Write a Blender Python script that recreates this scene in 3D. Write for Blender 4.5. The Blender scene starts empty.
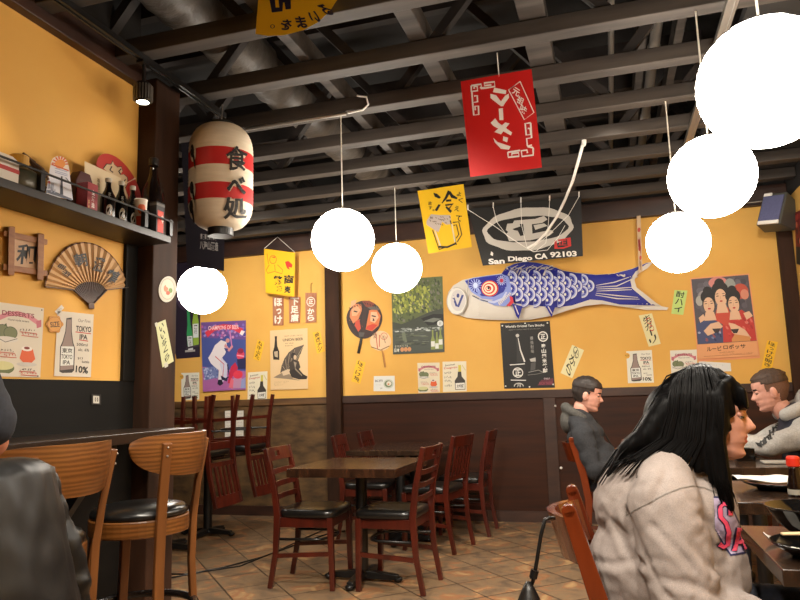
import bpy, bmesh, math, random
from mathutils import Vector, Matrix, Quaternion, noise
from mathutils.geometry import tessellate_polygon
from mathutils.bvhtree import BVHTree
random.seed(7)
S = bpy.context.scene
COL = S.collection
PI = math.pi
def V(*a): return Vector(a)

# ------------------------------------------------------------------ camera
F_PX = 681.3
YAW, PITCH, ROLL = (math.radians(a) for a in (16.795, 8.089, -1.690))
EYE = V(0, 0, 1.18)
_r = V(math.cos(YAW), math.sin(YAW), 0); _f = V(-math.sin(YAW), math.cos(YAW), 0); _u = V(0, 0, 1)
_fw = _f*math.cos(PITCH) + _u*math.sin(PITCH); _up = _u*math.cos(PITCH) - _f*math.sin(PITCH)
CR = _r*math.cos(ROLL) + _up*math.sin(ROLL); CU = _up*math.cos(ROLL) - _r*math.sin(ROLL)
cam = bpy.data.cameras.new('camera'); camo = bpy.data.objects.new('camera', cam); COL.objects.link(camo)
m = Matrix((( CR.x, CU.x, -_fw.x, 0), (CR.y, CU.y, -_fw.y, 0), (CR.z, CU.z, -_fw.z, 1.18), (0, 0, 0, 1)))
camo.matrix_world = m
cam.sensor_fit = 'HORIZONTAL'; cam.sensor_width = 36; cam.lens = 36*F_PX/800; cam.clip_start = .05
S.camera = camo
# ------------------------------------------------------------------ light and exposure
S.view_settings.view_transform = 'Standard'; S.view_settings.look = 'None'
S.view_settings.gamma = 1; S.view_settings.use_curve_mapping = False
S.view_settings.exposure = 1.03
S.cycles.use_denoising = True
S.cycles.max_bounces = 8
W = bpy.data.worlds.new('world'); S.world = W; W.use_nodes = True
W.node_tree.nodes['Background'].inputs[0].default_value = (1, .9, .8, 1)
W.node_tree.nodes['Background'].inputs[1].default_value = .05
GLOBE = 17.0
def point(name, loc, power, r=.2, color=(1, .93, .82)):
    l = bpy.data.lights.new(name, 'POINT'); l.energy = power; l.shadow_soft_size = r; l.color = color
    o = bpy.data.objects.new(name, l); o.location = loc; COL.objects.link(o); return o
# aimed spot, for the lit head and the added fill light
def spot(name, loc, to, power, ang, color=(1, .86, .66), r=.04, blend=.6):
    l = bpy.data.lights.new(name, 'SPOT'); l.energy = power; l.spot_size = math.radians(ang); l.spot_blend = blend
    l.shadow_soft_size = r; l.color = color
    o = bpy.data.objects.new(name, l); o.location = loc
    o.rotation_euler = (V(*to)-V(*loc)).to_track_quat('-Z', 'Y').to_euler(); COL.objects.link(o); return o

# added fill spots without fixtures; the first few stand for lamps near the camera
spot('fill_spot', (.4, .6, 2.75), (.3, 1.5, 0), 120, 130, (1, .9, .76), .12, .8)
spot('fill_spot', (-.6, .9, 2.75), (-.95, 2.3, 0), 105, 95, (1, .9, .76), .12, .8)
spot('fill_spot', (-.7, -.9, 2.75), (-.6, .6, .3), 90, 100, (1, .9, .76), .12, .8)
spot('fill_spot', (-1.0, 2.05, 2.86), (-1.2, 3.9, 0), 150, 85, (1, .9, .76), .1, .8)
spot('fill_spot', (-.2, 3.9, 2.85), (-.4, 5.0, 0), 90, 100, (1, .9, .76), .1, .8)
spot('fill_spot', (-3.0, 4.7, 2.86), (-3.5, 6.59, 1.75), 105, 90, (1, .92, .8), .1, .9)  # this and the next two are added to brighten the back wall
spot('fill_spot', (.95, 4.4, 2.86), (1.15, 6.59, 2.0), 36, 85, (1, .92, .8), .1, .9)
spot('fill_spot', (.1, 4.4, 2.86), (.3, 6.59, 1.6), 16, 80, (1, .92, .8), .1, .9)
# ------------------------------------------------------------------ pixel rays onto real planes
BACK, LEFT = 6.594, -2.3
def ray(x, y): return CR*((x-400)/F_PX) - CU*((y-300)/F_PX) + _fw
def on(ax, val, x, y):
    d = ray(x, y); return EYE + d*((val-EYE[ax])/d[ax])
def back(x, y, off=0): return on(1, BACK-off, x, y)

# ------------------------------------------------------------------ materials
def lin(h):
    h = h.lstrip('#'); c = [int(h[i:i+2], 16)/255 for i in (0, 2, 4)]
    return tuple(v/12.92 if v <= .04045 else ((v+.055)/1.055)**2.4 for v in c) + (1,)
_mc = {}
def paint(h, rough=.65, metal=0, spec=.5):
    k = (h, rough, metal, spec)
    if k not in _mc:
        mt = bpy.data.materials.new('paint_'+h.strip('#')); mt.use_nodes = True
        b = mt.node_tree.nodes['Principled BSDF']
        b.inputs['Base Color'].default_value = lin(h); b.inputs['Roughness'].default_value = rough
        b.inputs['Metallic'].default_value = metal; b.inputs['Specular IOR Level'].default_value = spec
        _mc[k] = mt
    return _mc[k]
def noisy(name, c1, c2, scale=(5, 5, 5), detail=6, rough=.6, bump=.0, dist=.01, lo=.3, hi=.7, spec=.5, kind='noise', coat=0, distort=0, c3=None):
    mt = bpy.data.materials.new(name); mt.use_nodes = True; nt = mt.node_tree; N = nt.nodes; L = nt.links
    b = N['Principled BSDF']; tc = N.new('ShaderNodeTexCoord'); mp = N.new('ShaderNodeMapping')
    mp.inputs['Scale'].default_value = scale; L.new(tc.outputs['Object'], mp.inputs[0])
    if kind == 'wave':
        t = N.new('ShaderNodeTexWave'); t.bands_direction = 'Z'; t.inputs['Scale'].default_value = 1; t.inputs['Distortion'].default_value = distort; t.inputs['Detail'].default_value = detail
        t.inputs['Detail Scale'].default_value = .6
    else:
        t = N.new('ShaderNodeTexNoise'); t.inputs['Scale'].default_value = 1; t.inputs['Detail'].default_value = detail; t.inputs['Distortion'].default_value = distort
    L.new(mp.outputs[0], t.inputs[0])
    out = t.outputs['Fac'] if 'Fac' in t.outputs else t.outputs[0]
    r = N.new('ShaderNodeValToRGB'); r.color_ramp.elements[0].position = lo; r.color_ramp.elements[1].position = hi
    r.color_ramp.elements[0].color = lin(c1); r.color_ramp.elements[1].color = lin(c2)
    if c3: e = r.color_ramp.elements.new((lo+hi)/2); e.color = lin(c3)
    L.new(out, r.inputs[0]); L.new(r.outputs[0], b.inputs['Base Color'])
    b.inputs['Roughness'].default_value = rough; b.inputs['Specular IOR Level'].default_value = spec
    b.inputs['Coat Weight'].default_value = coat; b.inputs['Coat Roughness'].default_value = .15
    if bump:
        bp = N.new('ShaderNodeBump'); bp.inputs['Strength'].default_value = bump; bp.inputs['Distance'].default_value = dist
        L.new(out, bp.inputs['Height']); L.new(bp.outputs[0], b.inputs['Normal'])
    return mt
def glow(name, h, s):
    mt = bpy.data.materials.new(name); mt.use_nodes = True; b = mt.node_tree.nodes['Principled BSDF']
    b.inputs['Base Color'].default_value = (.8, .8, .78, 1); b.inputs['Emission Color'].default_value = lin(h); b.inputs['Emission Strength'].default_value = s
    return mt
M_YELLOW = noisy('yellow_plaster', '#d4a04b', '#daa953', (2, 2, 2), 5, .75, .05, .003)
M_WAINS = noisy('wainscot_board', '#251107', '#3c1c0a', (1.2, 5, 16), 8, .55, .15, .004, spec=.25)
M_TRIM = noisy('dark_trim_wood', '#26150f', '#402619', (3, 3, 9), 8, .5, .25, .004)
M_POST = noisy('rough_post_wood', '#1f1209', '#3d2517', (9, 9, 1.6), 9, .7, .35, .006, spec=.2)
M_PLY = noisy('rough_plywood', '#38260f', '#644826', (5, 5, 12), 9, .75, .4, .006, .35, .68)
M_BLKPANEL = noisy('black_board', '#070605', '#0f0d0a', (2, 2, 14), 6, .65, .1, .003, spec=.2)
M_BEAM = noisy('weathered_beam_wood', '#211b17', '#484039', (1.3, 14, 14), 9, .7, .3, .005, .3, .75)
M_CEIL = noisy('dark_ceiling_deck', '#12100f', '#1e1b19', (3, 3, 3), 5, .85)
M_DUCT = noisy('duct_foil', '#37312b', '#5a524a', (5, 9, 5), 6, .5, .8, .03, .3, .7)
M_BLK = noisy('black_metal', '#0c0b0b', '#141313', (20, 20, 20), 3, .38)
M_MAHOG = noisy('mahogany_stain', '#2e0d07', '#4d180c', (14, 14, 3), 6, .3, .05, .002, coat=.3)
M_CHERRY = noisy('cherry_lacquer', '#4a1a09', '#6b2b10', (10, 10, 2), 6, .2, .03, .002, coat=.6)
M_VINYL = noisy('black_vinyl', '#0d0c0c', '#161514', (60, 60, 60), 3, .28, .08, .002)
M_OAK = noisy('bent_oak_ply', '#54300f', '#70441d', (4, 4, 22), 3, .36, .03, .002, kind='wave', distort=9, lo=0, hi=1, coat=.2)
M_OAKLEG = noisy('oak_leg', '#553012', '#6f421c', (16, 16, 2), 6, .4, .05, .002, coat=.2)
M_TABLE = noisy('walnut_table_plank', '#1b100a', '#3a2315', (26, 2.2, 8), 8, .24, .1, .002, .3, .7, coat=.25)
M_DKTABLE = noisy('dark_table_laminate', '#1d140f', '#38281d', (22, 3, 8), 7, .16, .04, .002, coat=.3)
M_COUNTER = noisy('counter_wood', '#150d09', '#2b1c13', (8, 1.5, 8), 7, .3, .1, .003)
M_STEEL = paint('#9a948c', .35, .8); M_WHITE = paint('#e6e2da', .7)

def floor_mat():
    mt = bpy.data.materials.new('slate_floor_tiles'); mt.use_nodes = True; nt = mt.node_tree; N = nt.nodes; L = nt.links
    b = N['Principled BSDF']; tc = N.new('ShaderNodeTexCoord'); mp = N.new('ShaderNodeMapping')
    mp.inputs['Rotation'].default_value = (0, 0, math.radians(47)); L.new(tc.outputs['Object'], mp.inputs[0])
    br = N.new('ShaderNodeTexBrick'); br.offset = 0; br.inputs['Scale'].default_value = 1
    for k, v in (('Brick Width', .33), ('Row Height', .33), ('Mortar Size', .005), ('Bias', 0)): br.inputs[k].default_value = v
    br.inputs['Color1'].default_value = (0, 0, 0, 1); br.inputs['Color2'].default_value = (1, 1, 1, 1); br.inputs['Mortar'].default_value = (.5, .5, .5, 1)
    L.new(mp.outputs[0], br.inputs[0])
    n1 = N.new('ShaderNodeTexNoise'); n1.inputs['Scale'].default_value = 5.5; n1.inputs['Detail'].default_value = 7; n1.inputs['Distortion'].default_value = .9
    ad = N.new('ShaderNodeVectorMath'); ad.operation = 'MULTIPLY_ADD'; L.new(br.outputs['Color'], ad.inputs[0]); ad.inputs[1].default_value = (7, 3, 5); L.new(mp.outputs[0], ad.inputs[2])
    L.new(ad.outputs[0], n1.inputs[0])
    r = N.new('ShaderNodeValToRGB'); e = r.color_ramp.elements
    e[0].position = .32; e[0].color = lin('#5a4a3a'); e[1].position = .72; e[1].color = lin('#a5835a')
    for p, c in ((.43, '#6e5842'), (.52, '#766047'), (.58, '#84583a'), (.64, '#8f7452')):
        q = e.new(p); q.color = lin(c)
    L.new(n1.outputs[0], r.inputs[0])
    mx = N.new('ShaderNodeMixRGB'); L.new(br.outputs['Fac'], mx.inputs[0]); L.new(r.outputs[0], mx.inputs[1]); mx.inputs[2].default_value = lin('#2a2019')
    L.new(mx.outputs[0], b.inputs['Base Color']); b.inputs['Roughness'].default_value = .42
    n2 = N.new('ShaderNodeMath'); n2.operation = 'MULTIPLY_ADD'; L.new(br.outputs['Fac'], n2.inputs[0]); n2.inputs[1].default_value = -1.2; L.new(n1.outputs[0], n2.inputs[2])
    bp = N.new('ShaderNodeBump'); bp.inputs['Strength'].default_value = .35; bp.inputs['Distance'].default_value = .008
    L.new(n2.outputs[0], bp.inputs['Height']); L.new(bp.outputs[0], b.inputs['Normal'])
    return mt
M_FLOOR = floor_mat()

# ------------------------------------------------------------------ mesh building
class MB:
    def __init__(s): s.v = []; s.f = []; s.m = []
    def add(s, vs, fs, mi=0):
        n = len(s.v); s.v += [Vector(p) for p in vs]; s.f += [tuple(i+n for i in f) for f in fs]; s.m += [mi]*len(fs); return s
    def hexa(s, p, mi=0):    # 8 points: bottom ring 0-3, top ring 4-7
        return s.add(p, [(3, 2, 1, 0), (4, 5, 6, 7), (0, 1, 5, 4), (1, 2, 6, 5), (2, 3, 7, 6), (3, 0, 4, 7)], mi)
    def box(s, x0, x1, y0, y1, z0, z1, mi=0):
        return s.hexa([(x0, y0, z0), (x1, y0, z0), (x1, y1, z0), (x0, y1, z0), (x0, y0, z1), (x1, y0, z1), (x1, y1, z1), (x0, y1, z1)], mi)
    def bar(s, p, q, w, d, side=(0, 1, 0), mi=0, w2=None, d2=None):
        p = Vector(p); q = Vector(q); a = (q-p).normalized(); sd = Vector(side); sd = (sd - a*sd.dot(a)).normalized(); t = a.cross(sd)
        w2 = w2 or w; d2 = d2 or d
        return s.hexa([p-sd*w/2-t*d/2, p+sd*w/2-t*d/2, p+sd*w/2+t*d/2, p-sd*w/2+t*d/2, q-sd*w2/2-t*d2/2, q+sd*w2/2-t*d2/2, q+sd*w2/2+t*d2/2, q-sd*w2/2+t*d2/2], mi)
    def tube(s, pts, r, n=8, mi=0, cap=True, flat=1):
        pts = [Vector(p) for p in pts]; k = len(pts); rs = r if isinstance(r, (list, tuple)) else [r]*k
        vs = []; prev = None
        for i, p in enumerate(pts):
            t = (pts[min(i+1, k-1)]-pts[max(i-1, 0)]).normalized()
            if prev is None: a = t.orthogonal().normalized()
            else: a = (prev - t*prev.dot(t)).normalized()
            prev = a; b = t.cross(a)
            vs += [p + (a*math.cos(2*PI*j/n) + b*math.sin(2*PI*j/n)*flat)*rs[i] for j in range(n)]
        fs = [(i*n+j, i*n+(j+1) % n, (i+1)*n+(j+1) % n, (i+1)*n+j) for i in range(k-1) for j in range(n)]
        if cap: fs += [tuple(range(n-1, -1, -1)), tuple((k-1)*n+j for j in range(n))]
        return s.add(vs, fs, mi)
    def sweep(s, pts, wd, side=(0, 1, 0), mi=0):   # rectangular section carried along a bent line; wd = (width, depth) per point
        pts = [Vector(p) for p in pts]; vs = []; k = len(pts)
        for i, p in enumerate(pts):
            a = (pts[min(i+1, k-1)]-pts[max(i-1, 0)]).normalized(); sd = Vector(side); sd = (sd-a*sd.dot(a)).normalized(); t = a.cross(sd); w, d = wd[i]
            vs += [p-sd*w/2-t*d/2, p+sd*w/2-t*d/2, p+sd*w/2+t*d/2, p-sd*w/2+t*d/2]
        fs = [(i*4+j, i*4+(j+1) % 4, (i+1)*4+(j+1) % 4, (i+1)*4+j) for i in range(k-1) for j in range(4)] + [(3, 2, 1, 0), tuple((k-1)*4+j for j in range(4))]
        return s.add(vs, fs, mi)
    def lathe(s, prof, n=32, c=(0, 0, 0), mi=0, mif=None):
        c = Vector(c); vs = []; fs = []
        for r, z in prof: vs += [c + V(r*math.cos(2*PI*j/n), r*math.sin(2*PI*j/n), z) for j in range(n)]
        k = len(prof)
        for i in range(k-1):
            q = [(i*n+j, i*n+(j+1) % n, (i+1)*n+(j+1) % n, (i+1)*n+j) for j in range(n)]
            nb = len(s.v)
            fs.append((q, mi if mif is None else mif(i)))
        base = len(s.v); s.v += vs
        for q, mm in fs:
            s.f += [tuple(a+base for a in f) for f in q]; s.m += [mm]*len(q)
        for row, rev in ((0, True), (k-1, False)):
            if prof[row][0] > 1e-5:
                f = tuple(base+row*n+j for j in range(n)); s.f.append(f[::-1] if rev else f); s.m.append(mi if mif is None else mif(max(0, row-1)))
        return s
    def prism(s, poly, fn, d0, d1, mi=0):   # poly in 2D, fn(x, y, depth) -> 3D
        n = len(poly); vs = [fn(x, y, d0) for x, y in poly] + [fn(x, y, d1) for x, y in poly]
        fs = [(i, (i+1) % n, n+(i+1) % n, n+i) for i in range(n)]
        tri = tessellate_polygon([[V(x, y, 0) for x, y in poly]])
        fs += [tuple(t) for t in tri] + [tuple(n+i for i in t) for t in tri]
        return s.add(vs, fs, mi)
    def ball(s, c, rx, ry, rz, mi=0, nu=16, nv=10, rot=None):
        vs = []; c = Vector(c)
        for i in range(nv+1):
            t = PI*i/nv
            for j in range(nu):
                p = V(rx*math.sin(t)*math.cos(2*PI*j/nu), ry*math.sin(t)*math.sin(2*PI*j/nu), rz*math.cos(t))
                vs.append(c + (rot @ p if rot else p))
        fs = [(i*nu+j, (i+1)*nu+j, (i+1)*nu+(j+1) % nu, i*nu+(j+1) % nu) for i in range(nv) for j in range(nu)]
        return s.add(vs, fs, mi)
    def cap(s, p, q, r1, r2, mi=0, n=14):  # tapered capsule
        p = Vector(p); q = Vector(q); d = (q-p); ln = d.length; a = d/ln
        pts = []; rs = []
        for i in range(1, 6): t = PI/2*(1-i/5); pts.append(p - a*r1*math.sin(t)); rs.append(max(r1*math.cos(t), 1e-4))
        for i in range(0, 5): t = PI/2*(i/5); pts.append(q + a*r2*math.sin(t)); rs.append(max(r2*math.cos(t), 1e-4))
        return s.tube(pts, rs, n, mi)

def finish(name, mb, mats, parent=None, smooth=False, bev=0, seg=2, sub=0, world=False, normals=True):
    me = bpy.data.meshes.new(name)
    vs = [Vector(p) for p in mb.v]; org = V(0, 0, 0)
    if world:
        xs = [p.x for p in vs]; ys = [p.y for p in vs]; zs = [p.z for p in vs]
        org = V((min(xs)+max(xs))/2, (min(ys)+max(ys))/2, min(zs)); vs = [p-org for p in vs]
    me.from_pydata(vs, [], mb.f)
    if not isinstance(mats, (list, tuple)): mats = [mats]
    for mt in mats: me.materials.append(mt)
    me.polygons.foreach_set('material_index', mb.m)
    if normals:
        bm = bmesh.new(); bm.from_mesh(me); bmesh.ops.remove_doubles(bm, verts=bm.verts, dist=1e-6) if smooth else None
        bmesh.ops.recalc_face_normals(bm, faces=bm.faces); bm.to_mesh(me); bm.free()
    if smooth: me.polygons.foreach_set('use_smooth', [True]*len(me.polygons))
    o = bpy.data.objects.new(name, me); COL.objects.link(o)
    if parent is not None:
        o.parent = parent
        if world:
            org = org - parent.location
            if parent.parent is not None: org = org - parent.parent.location
    o.location = org
    if bev:
        b = o.modifiers.new('bevel', 'BEVEL'); b.width = bev; b.segments = seg; b.limit_method = 'ANGLE'; b.angle_limit = .6
        if seg > 1: me.polygons.foreach_set('use_smooth', [True]*len(me.polygons)); b.harden_normals = False
    if sub: q = o.modifiers.new('subdivision', 'SUBSURF'); q.levels = sub; q.render_levels = sub
    if bev and seg > 1:
        w = o.modifiers.new('weighted', 'WEIGHTED_NORMAL')
    return o
def tag(o, label, cat, group=None, kind=None):
    o['label'] = label; o['category'] = cat
    if group: o['group'] = group
    if kind: o['kind'] = kind
    return o
def struct(name, mb, mats, bev=0, **k):
    o = finish(name, mb, mats, bev=bev, world=True, **k); o['kind'] = 'structure'; return o
def thing(name, label, cat, loc=(0, 0, 0), rz=0, group=None):
    o = bpy.data.objects.new(name, None); COL.objects.link(o); o.location = loc; o.rotation_euler = (0, 0, rz); o.empty_display_size = .1
    return tag(o, label, cat, group)
def dup(root, loc, rz, label, group=None):
    r = root.copy(); COL.objects.link(r); r.location = loc; r.rotation_euler = (root.rotation_euler.x, root.rotation_euler.y, rz); r['label'] = label
    if group: r['group'] = group
    for ch in list(root.children):
        c = ch.copy(); COL.objects.link(c); c.parent = r
        for g in list(ch.children):
            d = g.copy(); COL.objects.link(d); d.parent = c
    return r

# ------------------------------------------------------------------ flat printing (posters, banners, decals)
_fontcache = {}
def glyphs(s, bold=0):
    k = (s, bold)
    if k not in _fontcache:
        cu = bpy.data.curves.new('lettering', 'FONT'); cu.body = s; cu.resolution_u = 3; cu.offset = bold
        ob = bpy.data.objects.new('lettering', cu); COL.objects.link(ob)
        dg = bpy.context.evaluated_depsgraph_get(); dg.update()
        me = bpy.data.meshes.new_from_object(ob.evaluated_get(dg))
        vs = [(p.co.x, p.co.y) for p in me.vertices]; fs = [tuple(p.vertices) for p in me.polygons]
        bpy.data.objects.remove(ob); bpy.data.meshes.remove(me)
        _fontcache[k] = (vs, fs)
    return _fontcache[k]
class Art:
    """flat print on a sheet: percent coordinates (x right, y down) inside a quad given by its corners"""
    def __init__(s, fn, quad, base='#ffffff', thick=.003, lift=.00005, maxe=0, body=True, basemat=None):
        s.fn = fn; s.q = [Vector((a, b)) for a, b in quad]; s.mb = MB(); s.mats = []; s.lift = lift; s.off = thick; s.maxe = maxe
        if body:
            mi = s.mi(basemat or base)
            n = 1
            c = [s.px(0, 0), s.px(100, 0), s.px(100, 100), s.px(0, 100)]
            s.mb.hexa([fn(p.x, p.y, 0) for p in c] + [fn(p.x, p.y, thick) for p in c], mi)
    def mi(s, h):
        mt = paint(h, .6) if isinstance(h, str) else h
        if mt not in s.mats: s.mats.append(mt)
        return s.mats.index(mt)
    def px(s, u, v):
        u /= 100; v /= 100; a, b, c, d = s.q
        return (a*(1-u)+b*u)*(1-v) + (d*(1-u)+c*u)*v
    def tris(s, pts, tris, h):
        s.off += s.lift; mi = s.mi(h); P = [s.px(*p) for p in pts]
        T = [tuple(t) for t in tris]
        if s.maxe:
            work = [(P[a], P[b], P[c]) for t in T for a, b, c in ([t] if len(t) == 3 else [(t[0], t[i], t[i+1]) for i in range(1, len(t)-1)])]
            done = []
            while work:
                a, b, c = work.pop(); e = [(b-a).length, (c-b).length, (a-c).length]; k = e.index(max(e))
                if e[k] <= s.maxe: done.append((a, b, c)); continue
                if k == 0: mm = (a+b)/2; work += [(a, mm, c), (mm, b, c)]
                elif k == 1: mm = (b+c)/2; work += [(a, b, mm), (a, mm, c)]
                else: mm = (a+c)/2; work += [(a, b, mm), (mm, b, c)]
            P = [p for t in done for p in t]; T = [(3*i, 3*i+1, 3*i+2) for i in range(len(done))]
        vs = [s.fn(p.x, p.y, s.off) for p in P]
        ok = [t for t in T if all(vs[i] is not None for i in t)]
        vs = [v if v is not None else V(0, 0, 0) for v in vs]
        used = sorted({i for t in ok for i in t}); ix = {a: i for i, a in enumerate(used)}
        s.mb.add([vs[i] for i in used], [tuple(ix[i] for i in t) for t in ok], mi); return s
    def poly(s, pts, h): return s.tris(pts, tessellate_polygon([[V(x, y, 0) for x, y in pts]]), h)
    def rect(s, x, y, w, h_, col): return s.poly([(x, y), (x+w, y), (x+w, y+h_), (x, y+h_)], col)
    def ell(s, x, y, rx, ry, h, rot=0, n=20, a0=0, a1=360):
        r = math.radians(rot); P = []
        full = a1-a0 >= 360
        for i in range(n if full else n+1):
            t = math.radians(a0+(a1-a0)*i/n); a = rx*math.cos(t); b = ry*math.sin(t)
            P.append((x + a*math.cos(r)-b*math.sin(r), y + a*math.sin(r)+b*math.cos(r)))
        return s.poly(P, h)
    def line(s, pts, w, h, asp=1):   # ribbon; w percent of width, asp = width/height of the sheet
        pts = [Vector(p) for p in pts]; vs = []; n = len(pts)
        ws = w if isinstance(w, (list, tuple)) else [w]*n
        for i, p in enumerate(pts):
            t = pts[min(i+1, n-1)]-pts[max(i-1, 0)]; t = Vector((t.x*asp, t.y)); t.normalize(); nn = Vector((-t.y/asp, t.x))*asp
            vs += [(p.x+nn.x*ws[i]/2, p.y+nn.y*ws[i]/2), (p.x-nn.x*ws[i]/2, p.y-nn.y*ws[i]/2)]
        return s.tris(vs, [(2*i, 2*i+1, 2*i+3, 2*i+2) for i in range(n-1)], h)
    def ring(s, x, y, rx, ry, w, h, a0=0, a1=360, n=28, asp=1):
        P = [(x+rx*math.cos(math.radians(a0+(a1-a0)*i/n)), y+ry*math.sin(math.radians(a0+(a1-a0)*i/n))) for i in range(n+1)]
        return s.line(P, w, h, asp)
    def text(s, t, x, y, w, h_, col, bold=0, rot=0, mirror=False):
        vs, fs = glyphs(t, bold)
        if not vs: return s
        x0 = min(p[0] for p in vs); x1 = max(p[0] for p in vs); y0 = min(p[1] for p in vs); y1 = max(p[1] for p in vs)
        r = math.radians(rot); P = []
        for a, b in vs:
            u = (a-x0)/max(x1-x0, 1e-6); v = 1-(b-y0)/max(y1-y0, 1e-6)
            if mirror: u = 1-u
            du = (u-.5)*w; dv = (v-.5)*h_
            P.append((x+w/2 + du*math.cos(r)-dv*math.sin(r), y+h_/2 + du*math.sin(r)+dv*math.cos(r)))
        return s.tris(P, fs, col)
    def vert(s, t, x, y, w, h_, col, bold=0, gap=.12, rot=0):
        n = len(t); st = h_/n
        for i, ch in enumerate(t):
            hh = st*(1-gap)
            if ch == 'ー': s.rect(x+w*.42, y+i*st, w*.18, hh, col)
            elif ch in 'っッゃょ': s.text(ch, x+w*.25, y+i*st+hh*.2, w*.65, hh*.7, col, bold, rot)
            else: s.text(ch, x, y+i*st, w, hh, col, bold, rot)
        return s
    def scrib(s, x, y, w, h_, col, n=5, lw=1.2, seed=1):
        rnd = random.Random(seed); st = w/n
        for i in range(n):
            a = x+i*st; P = [(a+rnd.uniform(0, st*.7), y+rnd.uniform(0, h_)) for _ in range(3)]
            s.line(P, lw, col)
        return s
    def done(s, name, parent=None, label=None, cat=None, group=None, world=True):
        o = finish(name, s.mb, s.mats, parent, world=world, normals=False)
        if label: tag(o, label, cat, group)
        return o
def bquad(pts, x0=0, y0=0, k=1): return [(x0+a*k, y0+b*k) for a, b in pts]
def plane_y(Y): return lambda x, y, off: on(1, Y-off, x, y)
def plane_x(X): return lambda x, y, off: on(0, X+off, x, y)
def ray_on(ob_mb, extra=0.0):
    bv = BVHTree.FromPolygons([tuple(p) for p in ob_mb.v], ob_mb.f)
    def fn(x, y, off):
        d = ray(x, y).normalized(); h = bv.ray_cast(EYE, d)
        if h[0] is None: return None
        n = h[1]; n = n if n.dot(d) < 0 else -n
        return h[0] + n*(off+extra)
    return fn
# ------------------------------------------------------------------ room shell
struct('floor', MB().box(-5.4, 1.8, -3, 6.75, -.1, 0), M_FLOOR)
struct('wall_back', MB().box(-5.4, 1.8, BACK, BACK+.12, 0, 2.8), M_YELLOW)
struct('wall_back_upper', MB().box(-5.4, 1.8, BACK, BACK+.12, 2.8, 3.7), M_CEIL)
struct('wall_left', MB().box(LEFT-.12, LEFT, -3, 2.906, 0, 2.9), M_YELLOW)
struct('wall_left_upper', MB().box(LEFT-.12, LEFT, -3, 2.906, 2.9, 3.7), M_CEIL)
struct('wall_right', MB().box(1.60, 1.78, -3, BACK, 0, 2.8), M_YELLOW)
struct('wall_right_upper', MB().box(1.60, 1.78, -3, BACK, 2.8, 3.7), M_CEIL)
struct('wall_rear', MB().box(-2.42, 1.60, -3.1, -3, 0, 3.7), M_YELLOW)
struct('wall_far_left', MB().box(-5.4, -5.3, 2.9, BACK, 0, 3.7), M_CEIL)
struct('wall_alcove', MB().box(-5.3, LEFT-.12, 2.8, 2.906, 0, 3.7), M_PLY)
struct('ceiling', MB().box(-5.4, 1.8, -3.1, 6.75, 3.7, 3.8), M_CEIL)
# wainscot of the back wall
struct('trim_1', MB().box(-2.63, 1.598, BACK-.018, BACK, .05, 1.13), M_WAINS)
struct('trim_2', MB().box(-2.63, 1.598, BACK-.034, BACK, 1.13, 1.207), M_TRIM, .004)
struct('trim_3', MB().box(-5.3, -2.79, BACK-.014, BACK, .1, 1.13), M_PLY)
struct('trim_4', MB().box(-5.3, -2.79, BACK-.03, BACK, 1.13, 1.2), noisy('worn_rail_wood', '#3a2614', '#6b4a28', (2, 9, 22), 9, .6, .4, .005), .004)
struct('trim_5', MB().box(-.61, -.5, BACK-.032, BACK-.018, .05, 1.13), M_TRIM, .003)
struct('baseboard_back', MB().box(-5.3, 1.598, BACK-.03, BACK-.0145, 0, .1), M_TRIM)
struct('trim_6', MB().box(-2.79, -2.63, BACK-.075, BACK, 0, 2.765), M_POST, .006)
struct('trim_7', MB().box(1.48, 1.598, BACK-.09, BACK-.034, 0, 2.765), M_POST, .006)
struct('trim_8', MB().box(-5.3, 1.598, BACK-.06, BACK, 2.765, 2.94), M_TRIM, .005)
# left wall panel, corner trim and timber column
struct('trim_9', MB().box(LEFT, LEFT+.014, -3, 2.906, 0, 1.297), M_BLKPANEL)
struct('trim_10', MB().box(LEFT, LEFT+.02, 2.818, 2.905, 1.297, 1.985), M_BLKPANEL, .003)
struct('trim_11', MB().box(LEFT-.12, -2.19, 2.907, 3.115, 0, 2.9), M_POST, .008)
struct('trim_12', MB().box(LEFT-.12, LEFT+.05, -3, 2.9, 2.846, 2.99), M_TRIM, .006)
# ceiling: open trusses along X, rafters and a flat soffit on the right
M_TRUSS = noisy('dark_truss_wood', '#17120f', '#2c2420', (6, 6, 6), 6, .75)
YB = [-1.3, -.3, .72, 1.23, 1.74, 2.25, 2.75, 3.26, 3.76, 4.27, 4.77, 5.28, 5.79, 6.29]
for i, y in enumerate(YB):
    mb = MB().box(-5.3, 1.598, y-.095, y, 2.9, 2.985)
    struct('ceiling_beam', mb, M_BEAM, .006)
    mb = MB().box(-5.3, .75, y-.08, y-.02, 3.45, 3.56)
    x = -5.0 + (i % 2)*.35
    while x < .6:
        mb.bar((x, y-.05, 2.98), (x+.42, y-.05, 3.47), .05, .05); mb.bar((x+.86, y-.05, 2.98), (x+.44, y-.05, 3.47), .05, .05)
        x += 1.3
    struct('ceiling_truss', mb, M_TRUSS)
for x, w, z in ((-4.2, .09, 2.99), (-3.1, .09, 2.99), (-1.45, .06, 2.99), (-.82, .09, 2.99), (-.24, .13, 2.99), (.32, .05, 3.2), (.52, .05, 3.2)):
    struct('ceiling_rafter', MB().box(x-w/2, x+w/2, -2.9, 6.5, z, z+.12), M_BEAM, .005)
struct('ceiling_soffit', MB().box(.76, 1.598, -3, 6.53, 2.99, 3.04), M_CEIL)
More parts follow.
